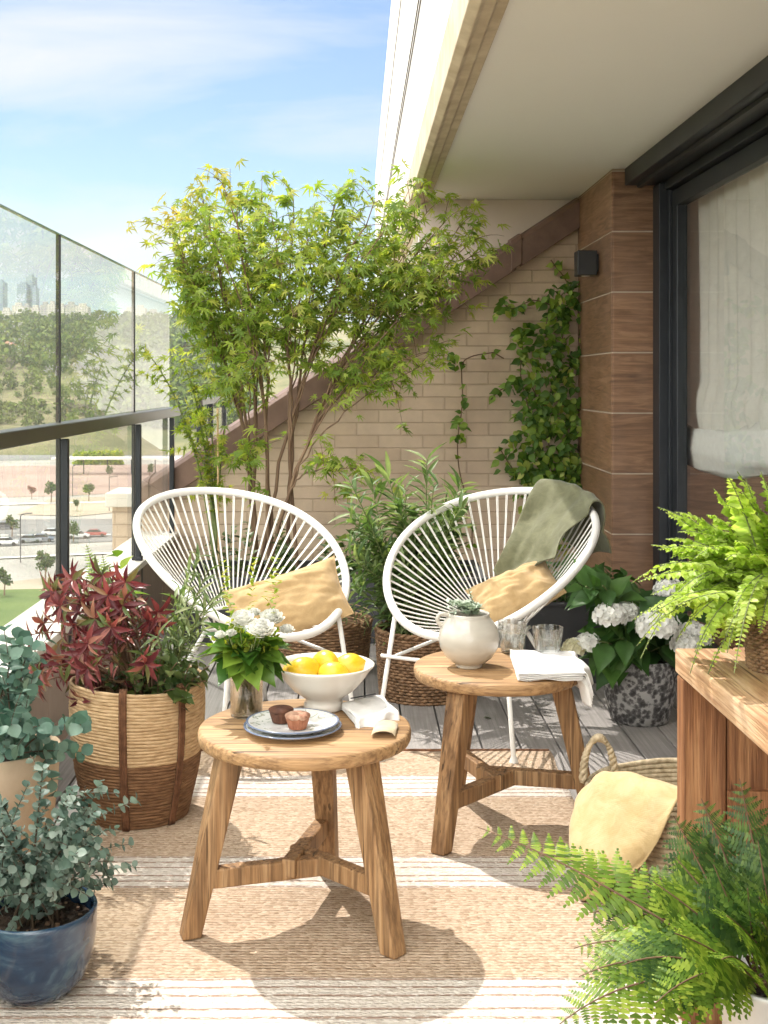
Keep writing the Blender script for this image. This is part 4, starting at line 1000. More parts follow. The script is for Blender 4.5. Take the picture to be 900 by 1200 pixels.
# --- sapling at the left
sp_ = thing('sapling', 'thin yellow green sapling tied to a cane left of the maple', 'tree', (-.70, 6.15, .26)); b0 = Vector((-.70, 6.15, .26)); st = MB(); lb = LB()
for (tx, ty) in ((212, 420), (228, 450), (245, 480), (215, 500), (262, 520), (160, 400), (240, 560)):
    tip = P(tx, ty, 6.1)-b0; bs = Vector((0, 0, random.uniform(.0, .45))) if ty > 430 else Vector(); pts = bez(bs, Vector((tip.x*.2, 0, tip.z*.75)), tip, 12); st.tube(pts, [.007*(1-.85*k/11)+.001 for k in range(12)], 5)
    leaves_on(lb, MAPLE, pts, .035, .048, start=.35, droop=.4)
    for k in range(6, 12):
        q = pts[k]+rv(.07); tw = [pts[k], (pts[k]+q)/2, q]; st.tube(tw, .001, 4); leaves_on(lb, MAPLE, tw, .03, .045, start=.2, droop=.4)
st.build('trunk', 'stem', sp_, smooth=True); lb.build('crown', 'sapling', sp_, smooth=False)
MB().tube([P(257, 600, 6.1)-b0-Vector((0, 0, .6)), P(255, 478, 6.1)-b0], .005, 6).build('cane', 'jute', sp_)
# --- climbing vine
def vine(name_label, paths, Y0, dens, sz, nfill=0, fills=()):
    t = thing('climbing_vine', name_label, 'plant', (.9, 7.0, 0)); b0 = Vector((.9, 7.0, 0)); st = MB(); lb = LB()
    for path in paths:
        pts = catmull([P(x, y, 6.99)-b0 for x, y in path], 6); pts = [p+Vector((0, random.uniform(-.02, .0), 0)) for p in pts]; st.tube(pts, [.0035]*len(pts), 5)
        leaves_on(lb, OVATE, pts, dens, sz, spread=1.2, droop=.5, start=.0, facing=(0, -1, .35), jit=.4)
    Ls = []; Ds = []; Ns = []; Sz = []
    for (cx, cy, rx, ry, n) in fills:
        for _ in range(n):
            a = random.uniform(0, 2*PI); r = random.random()**.5; p = P(cx+rx*r*math.cos(a), cy+ry*r*math.sin(a), 6.99-random.uniform(.0, .16)*(1-r*.6))-b0
            Ls.append(p); Ds.append(Vector((random.gauss(0, 1), random.gauss(0, .3), random.gauss(-.7, .6)))); Ns.append(Vector((0, -1, .5))+rv(.5)); Sz.append(random.uniform(.6, 1.15)*sz)
    if Ls: lb.inst(OVATE, Ls, Ds, Ns, Sz)
    st.build('stem', 'rstem', t, smooth=True); lb.build('foliage', 'ivy', t)
vine('dense green climbing vine growing up the brick wall beside the pillar',
     [[(650, 600), (645, 540), (640, 480), (655, 430), (660, 380), (668, 340), (645, 305)], [(640, 560), (625, 500), (610, 440), (612, 400), (600, 385)], [(655, 420), (640, 380), (655, 350), (670, 335)],
      [(640, 500), (620, 450), (590, 455), (575, 468)], [(650, 580), (610, 560), (585, 525)], [(650, 360), (625, 352), (600, 362), (588, 352)], [(668, 350), (684, 380), (680, 420), (690, 460), (688, 500)]],
     6.99, .05, .062, 0, ((640, 455, 42, 55, 170), (650, 520, 42, 60, 260), (655, 570, 48, 45, 260), (662, 350, 22, 22, 45), (620, 400, 22, 25, 40), (592, 362, 16, 12, 16), (605, 535, 22, 30, 40), (672, 620, 26, 60, 130), (660, 400, 20, 40, 60)))
vine('thin straggling vine stem with few leaves on the bare brick', [[(553, 640), (552, 600), (540, 560), (536, 520), (542, 470), (541, 430), (552, 418), (578, 413)], [(578, 413), (590, 420)]], 6.99, .14, .05, 0,
     ((533, 422, 10, 9, 12), (541, 470, 9, 6, 6), (539, 496, 12, 8, 12), (537, 515, 7, 10, 8)))
# --- oleander like shrub in wicker basket
ol = thing('potted_shrub', 'upright narrow-leaved green shrub in the round wicker basket', 'plant', (.262, 4.93, .2)); b0 = Vector((.262, 4.93, .2)); st = MB(); lb = LB()
for i in range(44):
    tx = random.uniform(408, 545); ty = random.uniform(528, 690); 
    if abs(tx-478) > 45 and ty < 560: ty += 50
    tip = P(tx, ty, random.uniform(4.75, 5.2))-b0; bs = Vector((random.uniform(-.09, .09), random.uniform(-.08, .08), 0)); pts = bez(bs, Vector((bs.x+tip.x*.35, tip.y*.4, tip.z*.6)), tip, 12)
    st.tube(pts, [.004*(1-.75*k/11)+.0008 for k in range(12)], 5); leaves_on(lb, LANCE, pts, .021, random.uniform(.085, .135), spread=.8, droop=.08, start=.18, jit=.28)
st.build('stems', 'stem', ol, smooth=True); lb.build('foliage', 'oleander', ol)
# dry straggly twigs in low basket
dp = thing('trailing_plant', 'sparse trailing plant with bare twigs in the low wicker basket', 'plant', (-.16, 5.35, .17)); b0 = Vector((-.16, 5.35, .17)); st = MB(); lb = LB()
for i in range(14):
    tip = P(random.uniform(385, 445), random.uniform(640, 760), random.uniform(5.0, 5.4))-b0; pts = bez(Vector((.05, 0, 0)), Vector((tip.x*.4, tip.y*.3, tip.z*.9+.05)), tip, 10); st.tube(pts, .0014, 4); leaves_on(lb, WILL, pts, .05, .05, jit=.4)
st.build('stems', 'jute', dp); lb.build('foliage', 'willow', dp)
# --- big basket plants
nd = thing('red_shrub', 'burgundy red leaved shrub spilling over the jute basket', 'plant', (bkx, bky, .33)); b0 = Vector((bkx, bky, .33)); st = MB(); lb = LB(); lg = LB()
for i in range(50):
    while True:
        tx = random.uniform(28, 195); ty = random.uniform(672, 835)
        if ((tx-112)/90)**2+((ty-752)/82)**2 < 1 and (random.random() < .85 or tx < 130): break
    tip = P(tx, ty, random.uniform(3.25, 3.75))-b0; bs = Vector((random.uniform(-.08, .08), random.uniform(-.08, .08), 0)); pts = bez(bs, Vector((tip.x*.45, tip.y*.4, max(tip.z, .02)*.9+.06)), tip, 10)
    st.tube(pts, [.003*(1-.7*k/9)+.0008 for k in range(10)], 5)
    leaves_on(lb, LANCE3, pts, .034, .052, spread=1, droop=.3, start=.5, jit=.3)
    t_ = (pts[-1]-pts[-2]).normalized()   # starry whorl at the tip
    for k in range(8):
        a = k*PI/4+random.uniform(-.2, .2); o_ = Matrix.Rotation(a, 3, t_) @ t_.orthogonal().normalized()
        lb.inst(LANCE3, [tip], [o_+t_*.5+Vector((0, 0, -.15))+rv(.2)], [t_+rv(.3)], [random.uniform(.045, .075)])
lb.build('red_foliage', 'nandina', nd)
for i in range(30):
    bs = Vector((random.uniform(-.05, .13), random.uniform(-.14, .08), 0)); tip = bs+Vector((random.uniform(-.08, .1), random.uniform(-.1, .05), random.uniform(.05, .17))); pts = bez(bs, (bs+tip)/2+Vector((0, 0, .03)), tip, 8)
    st.tube(pts, .0015, 4); leaves_on(lg, OVATE, pts, .022, .042, spread=1, droop=.2, start=.1)
lg.build('green_foliage', 'nandgreen', nd); st.build('stems', 'rstem', nd, smooth=True)
wi = thing('leafy_shrub', 'pale grey green willowy shrub at the right of the jute basket', 'plant', (bkx+.09, bky+.02, .33)); b0 = Vector((bkx+.09, bky+.02, .33)); st = MB(); lb = LB()
for (tx, ty) in ((233, 652), (245, 668), (222, 668), (205, 700), (190, 720), (250, 700), (212, 690), (228, 705), (200, 745), (240, 735), (185, 745), (262, 690)):
    tip = P(tx, ty, random.uniform(3.4, 3.65))-b0; bs = Vector((random.uniform(-.03, .03), random.uniform(-.03, .03), 0)); pts = bez(bs, Vector((tip.x*.3, tip.y*.3, tip.z*.6)), tip, 10); st.tube(pts, .0016, 4)
    leaves_on(lb, LANCE, pts, .024, .06, spread=.7, droop=0, start=.15, jit=.28)
st.build('stems', 'stem', wi); lb.build('foliage', 'willow', wi)
fr = thing('fern_sprig', 'single arching fern frond with long leaves above the red shrub', 'plant', (bkx-.05, bky+.08, .33)); b0 = Vector((bkx-.05, bky+.08, .33)); st = MB(); lb = LB()
for (tx, ty) in ((90, 628), (110, 640)):
    tip = P(tx, ty, 3.7)-b0; frond(lb, st, Vector((0, 0, 0)), tip+Vector((.02, 0, .04)), tip.length*1.08, .03, .055, n=20, start=.5, nrm=(0, -1, .3))
leaves_on(lb, OVATE, bez(Vector(), Vector((.05, 0, .2)), P(135, 645, 3.65)-b0, 8), .04, .06, start=.6)
st.build('stems', 'stem', fr); lb.build('foliage', 'fern', fr)
# --- eucalyptus
def euca(label, b0, tips, tpl, sz, mat, step, Yr, stemmat='dstem', rad=.0022):
    t = thing('eucalyptus', label, 'plant', b0); st = MB(); lb = LB(); b0 = Vector(b0)
    for (tx, ty) in tips:
        tip = P(tx, ty, random.uniform(*Yr))-b0; bs = Vector((random.uniform(-.05, .05), random.uniform(-.05, .05), 0))
        pts = bez(bs, Vector((tip.x*.35, tip.y*.4, tip.z*.65)), tip, 12); st.tube(pts, [rad*(1-.7*k/11)+.0006 for k in range(12)], 5); leaves_on(lb, tpl, pts, step, sz, spread=1.2, droop=0, start=.2, jit=.28)
        for k in range(4, 12, 2):
            q = pts[k]+(pts[-1]-pts[0]).normalized()*.05+rv(.045); tw = [pts[k], (pts[k]+q)/2+Vector((0, 0, .006)), q]; st.tube(tw, .0009, 4); leaves_on(lb, tpl, tw, step, sz*.9, spread=1.2, droop=0, start=.1)
    st.build('stems', stemmat, t); lb.build('foliage', mat, t)
tips = [(random.uniform(-25, 105), random.uniform(925, 1035)) for _ in range(20)]+[(112, 950), (122, 1000), (85, 925), (50, 900), (108, 985)]
euca('silvery small-leaved eucalyptus growing in the blue pot', (bpx, bpy_, .14), tips, ROUND, .021, 'euca', .0125, (2.35, 2.65))
tips = [(random.uniform(-30, 62), random.uniform(760, 930)) for _ in range(5)]+[(22, 745), (40, 752), (12, 770), (97, 845), (75, 880)]
euca('blue green round-leaved eucalyptus behind the blue pot at the left edge', (-.87, 3.02, .33), tips, ROUND, .034, 'euca2', .026, (2.75, 3.1))
# --- Boston fern on console
bf = thing('boston_fern', 'bright lime green fern in the woven pot on the console', 'plant', (.785, 2.27, .86)); st = MB(); lb = LB()
for i in range(150):
    a = random.uniform(0, 2*PI) if i % 3 else random.uniform(2.4, 4.0); el = random.uniform(.15, 1.35); d = Vector((math.cos(a)*math.cos(el), math.sin(a)*math.cos(el)*.85, math.sin(el))); L = random.uniform(.18, .31)*(1.15 if i % 3 == 0 else 1)
    frond(lb, st, Vector((random.uniform(-.035, .035), random.uniform(-.035, .035), 0)), d, L, random.uniform(.04, .20)*math.cos(el*.6), .034, tpl=SMALL, n=34, pw=1.1, start=.1, fwd=.25, jit=.25)
for (tx, ty, tY) in ((728, 772, 2.25), (742, 730, 2.2), (788, 640, 2.2), (790, 690, 2.2), (775, 655, 2.3), (850, 795, 2.0), (840, 770, 2.05), (885, 560, 2.25), (800, 790, 2.2)):
    tip = P(tx, ty, tY)-Vector((.785, 2.27, .86)); d = Vector((tip.x, tip.y, abs(tip.length)*.75)); L = tip.length*1.15; dd = d.normalized()*L*.92; frond(lb, st, Vector((0, 0, 0)), d, L, dd.z-tip.z, .028, tpl=SMALL, n=40, start=.1, jit=.2)
st.build('stems', 'stem', bf); lb.build('fronds', 'boston', bf)
# --- dark fern lower right
df = thing('wood_fern', 'large dark green fern with arching fronds in the zinc pot', 'plant', (.695, 2.05, .25)); b0 = Vector((.695, 2.05, .25)); st = MB(); lb = LB(); lb2 = LB()
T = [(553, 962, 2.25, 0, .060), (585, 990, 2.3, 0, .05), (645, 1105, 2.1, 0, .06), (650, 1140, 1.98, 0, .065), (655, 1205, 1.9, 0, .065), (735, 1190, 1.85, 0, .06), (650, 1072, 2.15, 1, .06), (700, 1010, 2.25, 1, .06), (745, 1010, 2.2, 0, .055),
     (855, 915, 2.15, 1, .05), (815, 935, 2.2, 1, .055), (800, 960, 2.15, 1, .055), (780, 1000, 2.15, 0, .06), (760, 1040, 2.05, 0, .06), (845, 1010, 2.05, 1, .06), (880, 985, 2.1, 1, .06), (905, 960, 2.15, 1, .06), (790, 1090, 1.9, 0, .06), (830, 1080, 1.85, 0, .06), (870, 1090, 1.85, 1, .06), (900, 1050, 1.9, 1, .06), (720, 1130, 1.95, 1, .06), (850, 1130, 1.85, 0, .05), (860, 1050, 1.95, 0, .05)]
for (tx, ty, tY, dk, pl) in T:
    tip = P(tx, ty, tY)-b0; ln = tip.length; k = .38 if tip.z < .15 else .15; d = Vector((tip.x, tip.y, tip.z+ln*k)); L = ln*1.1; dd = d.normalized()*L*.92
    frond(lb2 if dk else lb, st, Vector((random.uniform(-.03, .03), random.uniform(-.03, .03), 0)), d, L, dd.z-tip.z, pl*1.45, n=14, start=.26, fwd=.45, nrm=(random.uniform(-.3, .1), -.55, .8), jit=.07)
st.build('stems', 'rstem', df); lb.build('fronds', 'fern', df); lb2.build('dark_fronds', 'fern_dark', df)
# --- hydrangea
hy = thing('hydrangea', 'white flowering hydrangea with large dark leaves in the stone pot', 'plant', (1.045, 4.57, .21)); b0 = Vector((1.045, 4.57, .21)); st = MB(); lb = LB()
for i in range(26):
    tx = random.uniform(678, 815); ty = random.uniform(678, 775); tip = P(tx, ty, random.uniform(4.35, 4.75))-b0; bs = Vector((random.uniform(-.05, .05), random.uniform(-.05, .05), 0)); pts = bez(bs, Vector((tip.x*.4, tip.y*.4, tip.z*.7)), tip, 8)
    st.tube(pts, .003, 5); leaves_on(lb, OVATE, pts, .045, .125, spread=1.1, droop=.25, start=.35, jit=.25, facing=(0, -.5, 1))
st.build('stems', 'stem', hy); lb.build('foliage', 'hydleaf', hy)
def flowerhead(c, r, mat, sq=.7):
    lb = LB(); n = int(70*(r/.06)**1.2)
    for i in range(n):
        z = 1-1.35*(i+.5)/n; a = i*2.4; q = math.sqrt(max(0, 1-z*z)); d = Vector((q*math.cos(a), q*math.sin(a), z)); p = c+Vector((d.x*r, d.y*r, d.z*r*sq))+rv(.003); o_ = d.orthogonal().normalized()
        for k in range(4):
            e = Matrix.Rotation(k*PI/2+i, 3, d) @ o_; lb.inst(PETAL, [p], [e+d*.15], [d], [[.017, .019, .01]])
    lb.build('flower_head', mat, hy)
for (x_, y_, Y_, r_, m_) in ((715, 722, 4.35, .055, 'petal'), (733, 718, 4.4, .042, 'petal'), (770, 735, 4.32, .068, 'petal'), (689, 754, 4.4, .038, 'petal'), (672, 760, 4.4, .034, 'cream_petal'), (783, 692, 4.5, .045, 'petal'), (812, 745, 4.4, .055, 'petal'), (803, 755, 4.35, .045, 'petal')):
    flowerhead(P(x_, y_, Y_)-b0, r_, m_)
lb = LB(); lb.inst(OVATE, [[0, 0, 0]], [[1, .3, 0]], [[.1, .1, 1]], [.03]); o = lb.build('fallen_leaf', 'nandgreen', loc=G(567, 843)+Vector((0, 0, .006))); tag(o, 'single small dark fallen leaf lying on the grey deck', 'leaf')
# planter greens
pg = thing('planter_greens', 'low leafy greens with a pink bloom in the square planter box', 'plant', (.96, 5.38, .28)); b0 = Vector((.96, 5.38, .28)); st = MB(); lb = LB()
for i in range(30):
    bs = Vector((random.uniform(-.2, .2), random.uniform(-.2, .2), 0)); tip = bs+Vector((random.uniform(-.1, .1), random.uniform(-.1, .1), random.uniform(.06, .16))); pts = bez(bs, (bs+tip)/2, tip, 6); st.tube(pts, .002, 4); leaves_on(lb, OVATE, pts, .03, .08, spread=1, droop=.1, start=.2)
st.build('stems', 'stem', pg); lb.build('foliage', 'hydleaf', pg)
lb = LB(); rose(lb, P(673, 712, 5.2)-b0, .025); lb.build('pink_bloom', 'redfl', pg)
ug = thing('ground_greens', 'low green leafy plants at the foot of the maple in the long planter', 'plant', (-.1, 6.1, .26)); st = MB().tube([(-.66, .03, 0), (0, .05, .004), (.66, .04, 0)], .004, 5); lb = LB()
for q_ in (-.1, .2): st.tube([(-.66, q_, 0), (0, .05, .004), (.66, q_, 0)], .004, 5)
for i in range(60):
    bs = Vector((random.uniform(-.6, .62), random.uniform(-.15, .25), 0)); tip = bs+Vector((random.uniform(-.08, .08), random.uniform(-.08, .08), random.uniform(.05, .28))); pts = bez(bs, (bs+tip)/2, tip, 6); st.tube(pts, .002, 4); leaves_on(lb, OVATE, pts, .035, .065, spread=1, droop=.1, start=.2)
st.build('stems', 'stem', ug); lb.build('foliage', 'nandgreen', ug)
# ================================================================ LANDSCAPE
def hz(x, y):
    if y < 520: z = -30
    elif y < 1650: z = -30+(y-520)*.0955
    else: z = 78
    if y > 520:
        k = min(1, (y-520)/300); z += k*(7*noise.noise(Vector((x/160, y/160, 0)))+3*noise.noise(Vector((x/50, y/50, 2))))
    return z
mb = MB(); yy = [-400, -100, 100, 200, 300, 400, 480]+[520+i*24 for i in range(55)]+[1900, 2200, 2600, 3300]; xx = [-1700]+[-1200+i*30 for i in range(60)]+[700, 1000, 1650]
for y in yy:
    for x in xx: mb.v.append((x, y, hz(x, y)))
w = len(xx)
for j in range(len(yy)-1):
    for i in range(w-1): a = j*w+i; mb.f.append((a, a+1, a+w+1, a+w))
a = N('hillside'); v = a.coord(); c = a.ramp(a.noise(v, .012, 8, .65), [(.3, (.075, .095, .04)), (.45, (.16, .155, .075)), (.6, (.26, .225, .13)), (.75, (.12, .14, .05))])
c = a.mix(a.ramp(a.noise(v, .12, 5, .7), [(.45, 0.), (.7, .7)]), c, (.07, .09, .035)); a.principled(c, .95, None, Specular_IOR_Level=.1); M['hill'] = a.m
o = mb.build('ground', 'hill', smooth=True); tag(o, kind=KS)
M['pave'] = noisy('pale_paving', (.30, .28, .25), (.42, .39, .35), .06, .9, 0); M['pink'] = noisy('pink_paving', (.30, .20, .165), (.39, .275, .23), .05, .9, 0)
M['asphalt'] = noisy('asphalt', (.16, .155, .15), (.24, .235, .23), .05, .9, 0); M['lawn'] = noisy('lawn', (.07, .12, .02), (.12, .17, .035), .1, .95, 0); M['dry'] = noisy('sandy_bed', (.34, .28, .20), (.44, .37, .28), .05, .95, 0)
def sheet(name, pts, dz, mat):
    mb = MB(); vs = [G(px, py, -30) for px, py in pts]; n = len(vs); mb.add([(p.x, p.y, -30+dz) for p in vs], [tuple(range(n))]); o = mb.build(name, mat); tag(o, kind=KS); return o
sheet('pavement', [(-500, 760), (420, 900), (420, 528), (-500, 532)][::1], .10, 'pave')
sheet('plaza', [(-200, 588), (70, 582), (200, 576), (330, 560), (330, 543), (-200, 549)], .20, 'pink')
sheet('road', [(-300, 655), (300, 628), (300, 608), (-300, 612)], .20, 'asphalt')
sheet('road', [(-300, 543), (330, 537), (330, 531), (-300, 535)], .20, 'asphalt')
sheet('flower_bed', [(20, 604), (60, 585), (130, 583), (150, 600), (90, 606)], .25, 'dry')
sheet('flower_bed', [(-50, 690), (60, 678), (150, 672), (150, 684), (20, 700)], .25, 'dry')
sheet('lawn', [(-300, 760), (60, 735), (110, 690), (60, 692), (-300, 700)], .30, 'lawn')
for k, (pa, pb) in enumerate((((-200, 596), (330, 584)), ((-200, 664), (330, 640)))):
    sheet('kerb', [pa, pb, (pb[0], pb[1]+1.6), (pa[0], pa[1]+1.6)], .32, 'ledge')
# small trees on the plaza
def young_tree(px, py, h, label, mat='farleaf', red=False):
    g = G(px, py, -30); t = thing('young_tree', label, 'tree', g, 0, 'young trees on the plaza'); hh = h*g.y/F
    MB().tube([(0, 0, 0), (.1, 0, hh*.5), (0, .1, hh*.8)], [hh*.025, hh*.018, hh*.008], 6).build('trunk', 'bark', t)
    lb = LB(); n = 420; Ls = []; blobs = [(random.uniform(-.17, .17), random.uniform(-.17, .17), random.uniform(.48, .82), random.uniform(.10, .22)) for _ in range(5)]
    for _ in range(n):
        bl = blobs[random.randrange(5)]; d = rv(1).normalized()*random.random()**.45*bl[3]; Ls.append(Vector((bl[0]+d.x, bl[1]+d.y, bl[2]+d.z))*hh)
    lb.inst(ROUND, Ls, [rv(1) for _ in range(n)], [rv(1)+Vector((0, 0, 1)) for _ in range(n)], [hh*.075]*n); lb.build('crown', mat, t)
for (px, py, h, lab, mt) in ((37, 585, 17, 'tiny reddish young tree on the pink plaza', 'nandina'), (60, 590, 30, 'slim green young tree left of the other plaza trees', 'farleaf'), (104, 588, 27, 'round green young tree on the sandy bed', 'farleaf'),
        (14, 630, 28, 'green young tree beside the parked cars at the left', 'farleaf'), (53, 684, 46, 'largest young tree in front of the car park', 'farleaf'), (90, 600, 15, 'low green bush-like tree by the plaza edge', 'farleaf'), (86, 636, 28, 'young tree between the parked cars and the plaza', 'farleaf'), (128, 560, 16, 'small tree beyond the plaza near the canopy', 'farleaf'), (175, 560, 18, 'small tree seen just right of the station canopy', 'farleaf'), (5, 700, 40, 'young tree at the very left edge on the lawn', 'farleaf')):
    young_tree(px, py, h, lab, mt)
# cars
def car(px, py, rz, col, label):
    g = G(px, py, -30); t = thing('parked_car', label, 'car', g+Vector((0, 0, .22)), rz, 'cars parked by the plaza')
    m = noisy('car_paint', col, col, 1, .3, 0, Coat_Weight=.6)
    MB().prism_y([(-2.15, .35), (2.15, .35), (2.2, .75), (1.5, .9), (.9, .95), (-1.9, .98), (-2.2, .85)], -.85, .85).build('body', m, t, bevel=.08)
    MB().prism_y([(-1.85, .96), (1.1, .93), (.45, 1.42), (-1.2, 1.45)], -.76, .76).build('cabin', 'black', t, bevel=.05)
    MB().box(-1.15, .4, -.72, .72, 1.44, 1.49).build('roof', m, t, bevel=.03)
    for x in (-1.35, 1.35):
        for y in (-.8, .8):
            MB().add([(x+.33*math.cos(k*PI/8), y+s*.12, .33+.33*math.sin(k*PI/8)) for s in (-1, 1) for k in range(16)], [tuple(range(16)), tuple(range(31, 15, -1))]+[(k, 16+k, 16+(k+1) % 16, (k+1) % 16) for k in range(16)]).build('wheel', 'rubber', t)
for (px, py, c, lab) in ((8, 640, (.7, .7, .7), 'white car at the left end of the parked row'), (36, 637, (.25, .27, .30), 'grey car second from the left in the parked row'), (50, 636, (.10, .12, .16), 'dark blue car in the middle of the parked row'), (62, 629, (.65, .65, .66), 'silver car behind the dark blue one'), (92, 632, (.6, .6, .6), 'pale car right of the railing post'), (6, 621, (.08, .08, .09), 'black car in the far row at the left'), (112, 630, (.35, .06, .05), 'red car at the right end of the row')):
    car(px, py, R(8), c, lab)
for k in range(14):
    sheet('road_marking', [(-60+k*20, 628.5-k*.12), (-50+k*20, 628.4-k*.12), (-50+k*20, 629.4-k*.12), (-60+k*20, 629.5-k*.12)], .28, 'ledge')
for (px, py, lab) in ((85, 582, 'slim grey lamp post on the plaza right of the railing post'), (24, 660, 'slim grey lamp post beside the car park at the left'), (128, 600, 'slim grey lamp post near the end of the car park')):
    g = G(px, py, -30); t = thing('street_lamp', lab, 'lamp post', g, 0, 'lamp posts by the plaza')
    MB().tube([(0, 0, 0), (0, 0, 8), (.2, 0, 8.4), (1.2, 0, 8.6)], .10, 6).build('pole', 'planter', t); MB().box(1.1, 2.0, -.2, .2, 8.5, 8.68).build('lamp_head', 'planter', t)
# canopy
g = G(140, 556, -30); cn = thing('station_canopy', 'long pale flat-roofed canopy on thin posts beyond the plaza', 'canopy', g)
MB().box(-22, 22, -4, 4, 5.2, 5.8).build('roof', 'ledge', cn)
for x in (-20, -12, -4, 4, 12, 20): MB().box(x-.15, x+.15, -.15, .15, 0, 5.2).build('post', 'dark_metal', cn)
g = G(115, 545, -30); lb = LB(); n = 900
lb.inst(ROUND, [Vector((random.uniform(-9, 9), random.uniform(-2, 2), random.uniform(0, 5))) for _ in range(n)], [rv(1) for _ in range(n)], [rv(1) for _ in range(n)], [1.2]*n)
o = lb.build('hedge', 'sapling', loc=g); tag(o, 'clipped yellow green hedge in front of the canopy', 'hedge')
# woodland on the hillside
crn = []
def scatter(n, ylo, yhi, slo, shi, px0=-60, px1=300):
    for _ in range(n):
        Y = random.uniform(ylo, yhi); px = random.uniform(px0, px1); X = (px-CX)/F*Y; crn.append((X, Y, hz(X, Y), random.uniform(slo, shi)))
scatter(520, 880, 1650, 10, 20); scatter(220, 600, 900, 3, 9); scatter(60, 1450, 1650, 8, 16); scatter(160, 600, 900, 8, 14, 110, 300)
lb = LB(); Ls = []; Ds = []; Ns = []; Sz = []
for (X, Y, Z, s) in crn:
    n = 90; f = random.uniform(.8, 1.2)
    q = rng.normal(size=(n, 3)); q /= np.linalg.norm(q, axis=1, keepdims=True); q *= (rng.random((n, 1))**.35); q[:, 2] *= f*.8
    q = q*s*.55+np.array([X, Y, Z+s*.5]); Ls.append(q); Ds.append(rng.normal(size=(n, 3))); Ns.append(rng.normal(size=(n, 3))+np.array([0, 0, 1])); Sz.append(np.full(n, s*.22))
# islands random per leaf -> whole-crown variation by noise in the material
a = N('woodland_leaf'); gg = a.n('ShaderNodeNewGeometry'); c = a.ramp(gg.outputs['Random Per Island'], [(0, (.05, .09, .025)), (1, (.15, .20, .06))]); c = a.mix(.8, c, a.ramp(a.noise(a.coord(), .09, 3), [(.35, (.45, .55, .45)), (.65, (1.5, 1.3, .8))]), 'MULTIPLY'); a.principled(c, .9, None, Specular_IOR_Level=.1); M['wood'] = a.m
lb.inst(ROUND, np.concatenate(Ls), np.concatenate(Ds), np.concatenate(Ns), np.concatenate(Sz)); o = lb.build('woodland', 'wood', smooth=False); tag(o, kind='stuff')
# houses on the hillside
M['roofr'] = noisy('clay_roof', (.28, .12, .07), (.38, .18, .11), .2, .9, 0); M['hwall'] = noisy('house_render', (.45, .36, .28), (.58, .48, .39), .1, .9, 0); M['hwall2'] = noisy('house_white', (.62, .60, .56), (.72, .70, .66), .1, .9, 0)
hs = [(4, 1050), (16, 1090), (28, 1040), (38, 1110), (50, 1060), (60, 1120), (20, 1180), (44, 1190), (8, 1230), (75, 1150), (32, 1240), (54, 1230)]
words = ['leftmost brick house with clay roof on the wooded hill', 'second clay-roofed house from the left on the hill', 'clay-roofed house low on the hill above the scrub', 'clay-roofed house half hidden by hill trees', 'clay-roofed house near the middle of the hill row', 'clay-roofed house just left of the glass joint', 'clay-roofed house higher on the hill at the left', 'clay-roofed house higher on the hill near the glass joint', 'clay-roofed house near the ridge at the left edge', 'clay-roofed house seen just right of the glass joint', 'clay-roofed house near the ridge below the towers', 'clay-roofed house near the ridge below the pale blocks']
for (px, Y), lab in zip(hs, words):
    X = (px-CX)/F*Y; z = hz(X, Y)+3; t = thing('hill_house', lab, 'house', (X, Y, z), random.uniform(-.4, .4), 'houses on the wooded hill'); L = random.uniform(6, 9)
    MB().box(-L, L, -4, 4, -4, 6).build('wall', random.choice(['hwall', 'hwall2', 'hwall']), t)
    MB().add([(-L-.5, -4.6, 6), (L+.5, -4.6, 6), (L+.5, 4.6, 6), (-L-.5, 4.6, 6), (-L-.5, 0, 8.6), (L+.5, 0, 8.6)], [(0, 1, 5, 4), (2, 3, 4, 5), (0, 4, 3), (1, 2, 5), (3, 2, 1, 0)]).build('roof', 'roofr', t)
    for x in (-L*.6, 0, L*.6): MB().box(x-.8, x+.8, -4.05, -4.005, 2, 4).build('window', 'black', t)
# city skyline
def citymat(name, wall, win, sx, sz):
    a = N(name); v = a.coord((1, 1, 1), 'Object', (R(-90), 0, 0)); b = a.n('ShaderNodeTexBrick'); b.offset = 0; b.inputs['Scale'].default_value = 1; b.inputs['Brick Width'].default_value = sx; b.inputs['Row Height'].default_value = sz
    b.inputs['Mortar Size'].default_value = .9; b.inputs['Mortar Smooth'].default_value = 0; b.inputs['Color1'].default_value = (*win, 1); b.inputs['Color2'].default_value = (*[x*.8 for x in win], 1); b.inputs['Mortar'].default_value = (*wall, 1); a.l(v, b.inputs['Vector']); a.principled(b.outputs['Color'], .6); return a.m
M['blockA'] = citymat('pale_block', (.50, .46, .41), (.22, .22, .22), 5, 3.3); M['blockB'] = citymat('grey_block', (.36, .34, .32), (.16, .17, .18), 6, 3.3); M['towerm'] = citymat('glass_tower', (.20, .27, .33), (.10, .16, .21), 4, 4)
def block(px0, px1, ytop, Y, dep, mat, name, label, cat, grp=None, parts=True):
    X0 = (px0-CX)/F*Y; X1 = (px1-CX)/F*Y; zt = HC-(ytop-CY)/F*Y; zb = 70; t = thing(name, label, cat, ((X0+X1)/2, Y, zb), 0, grp); w = (X1-X0)/2
    MB().box(-w, w, 0, dep, 0, zt-zb).build('wall', mat, t); MB().box(-w*.6, w*.5, dep*.3, dep*.7, zt-zb, zt-zb+6).build('roof_housing', mat, t)
block(20, 31, 333, 2700, 40, 'towerm', 'office_tower', 'left half of the twin glass office towers on the skyline', 'tower'); block(30.5, 38, 324, 2730, 40, 'towerm', 'office_tower', 'taller right half of the twin glass towers on the skyline', 'tower')
block(37.5, 42, 337, 2700, 30, 'towerm', 'office_tower', 'short slim wing right of the twin glass towers', 'tower'); block(-6, 3, 330, 2800, 40, 'towerm', 'office_tower', 'blue grey tower cut by the left photo edge', 'tower')
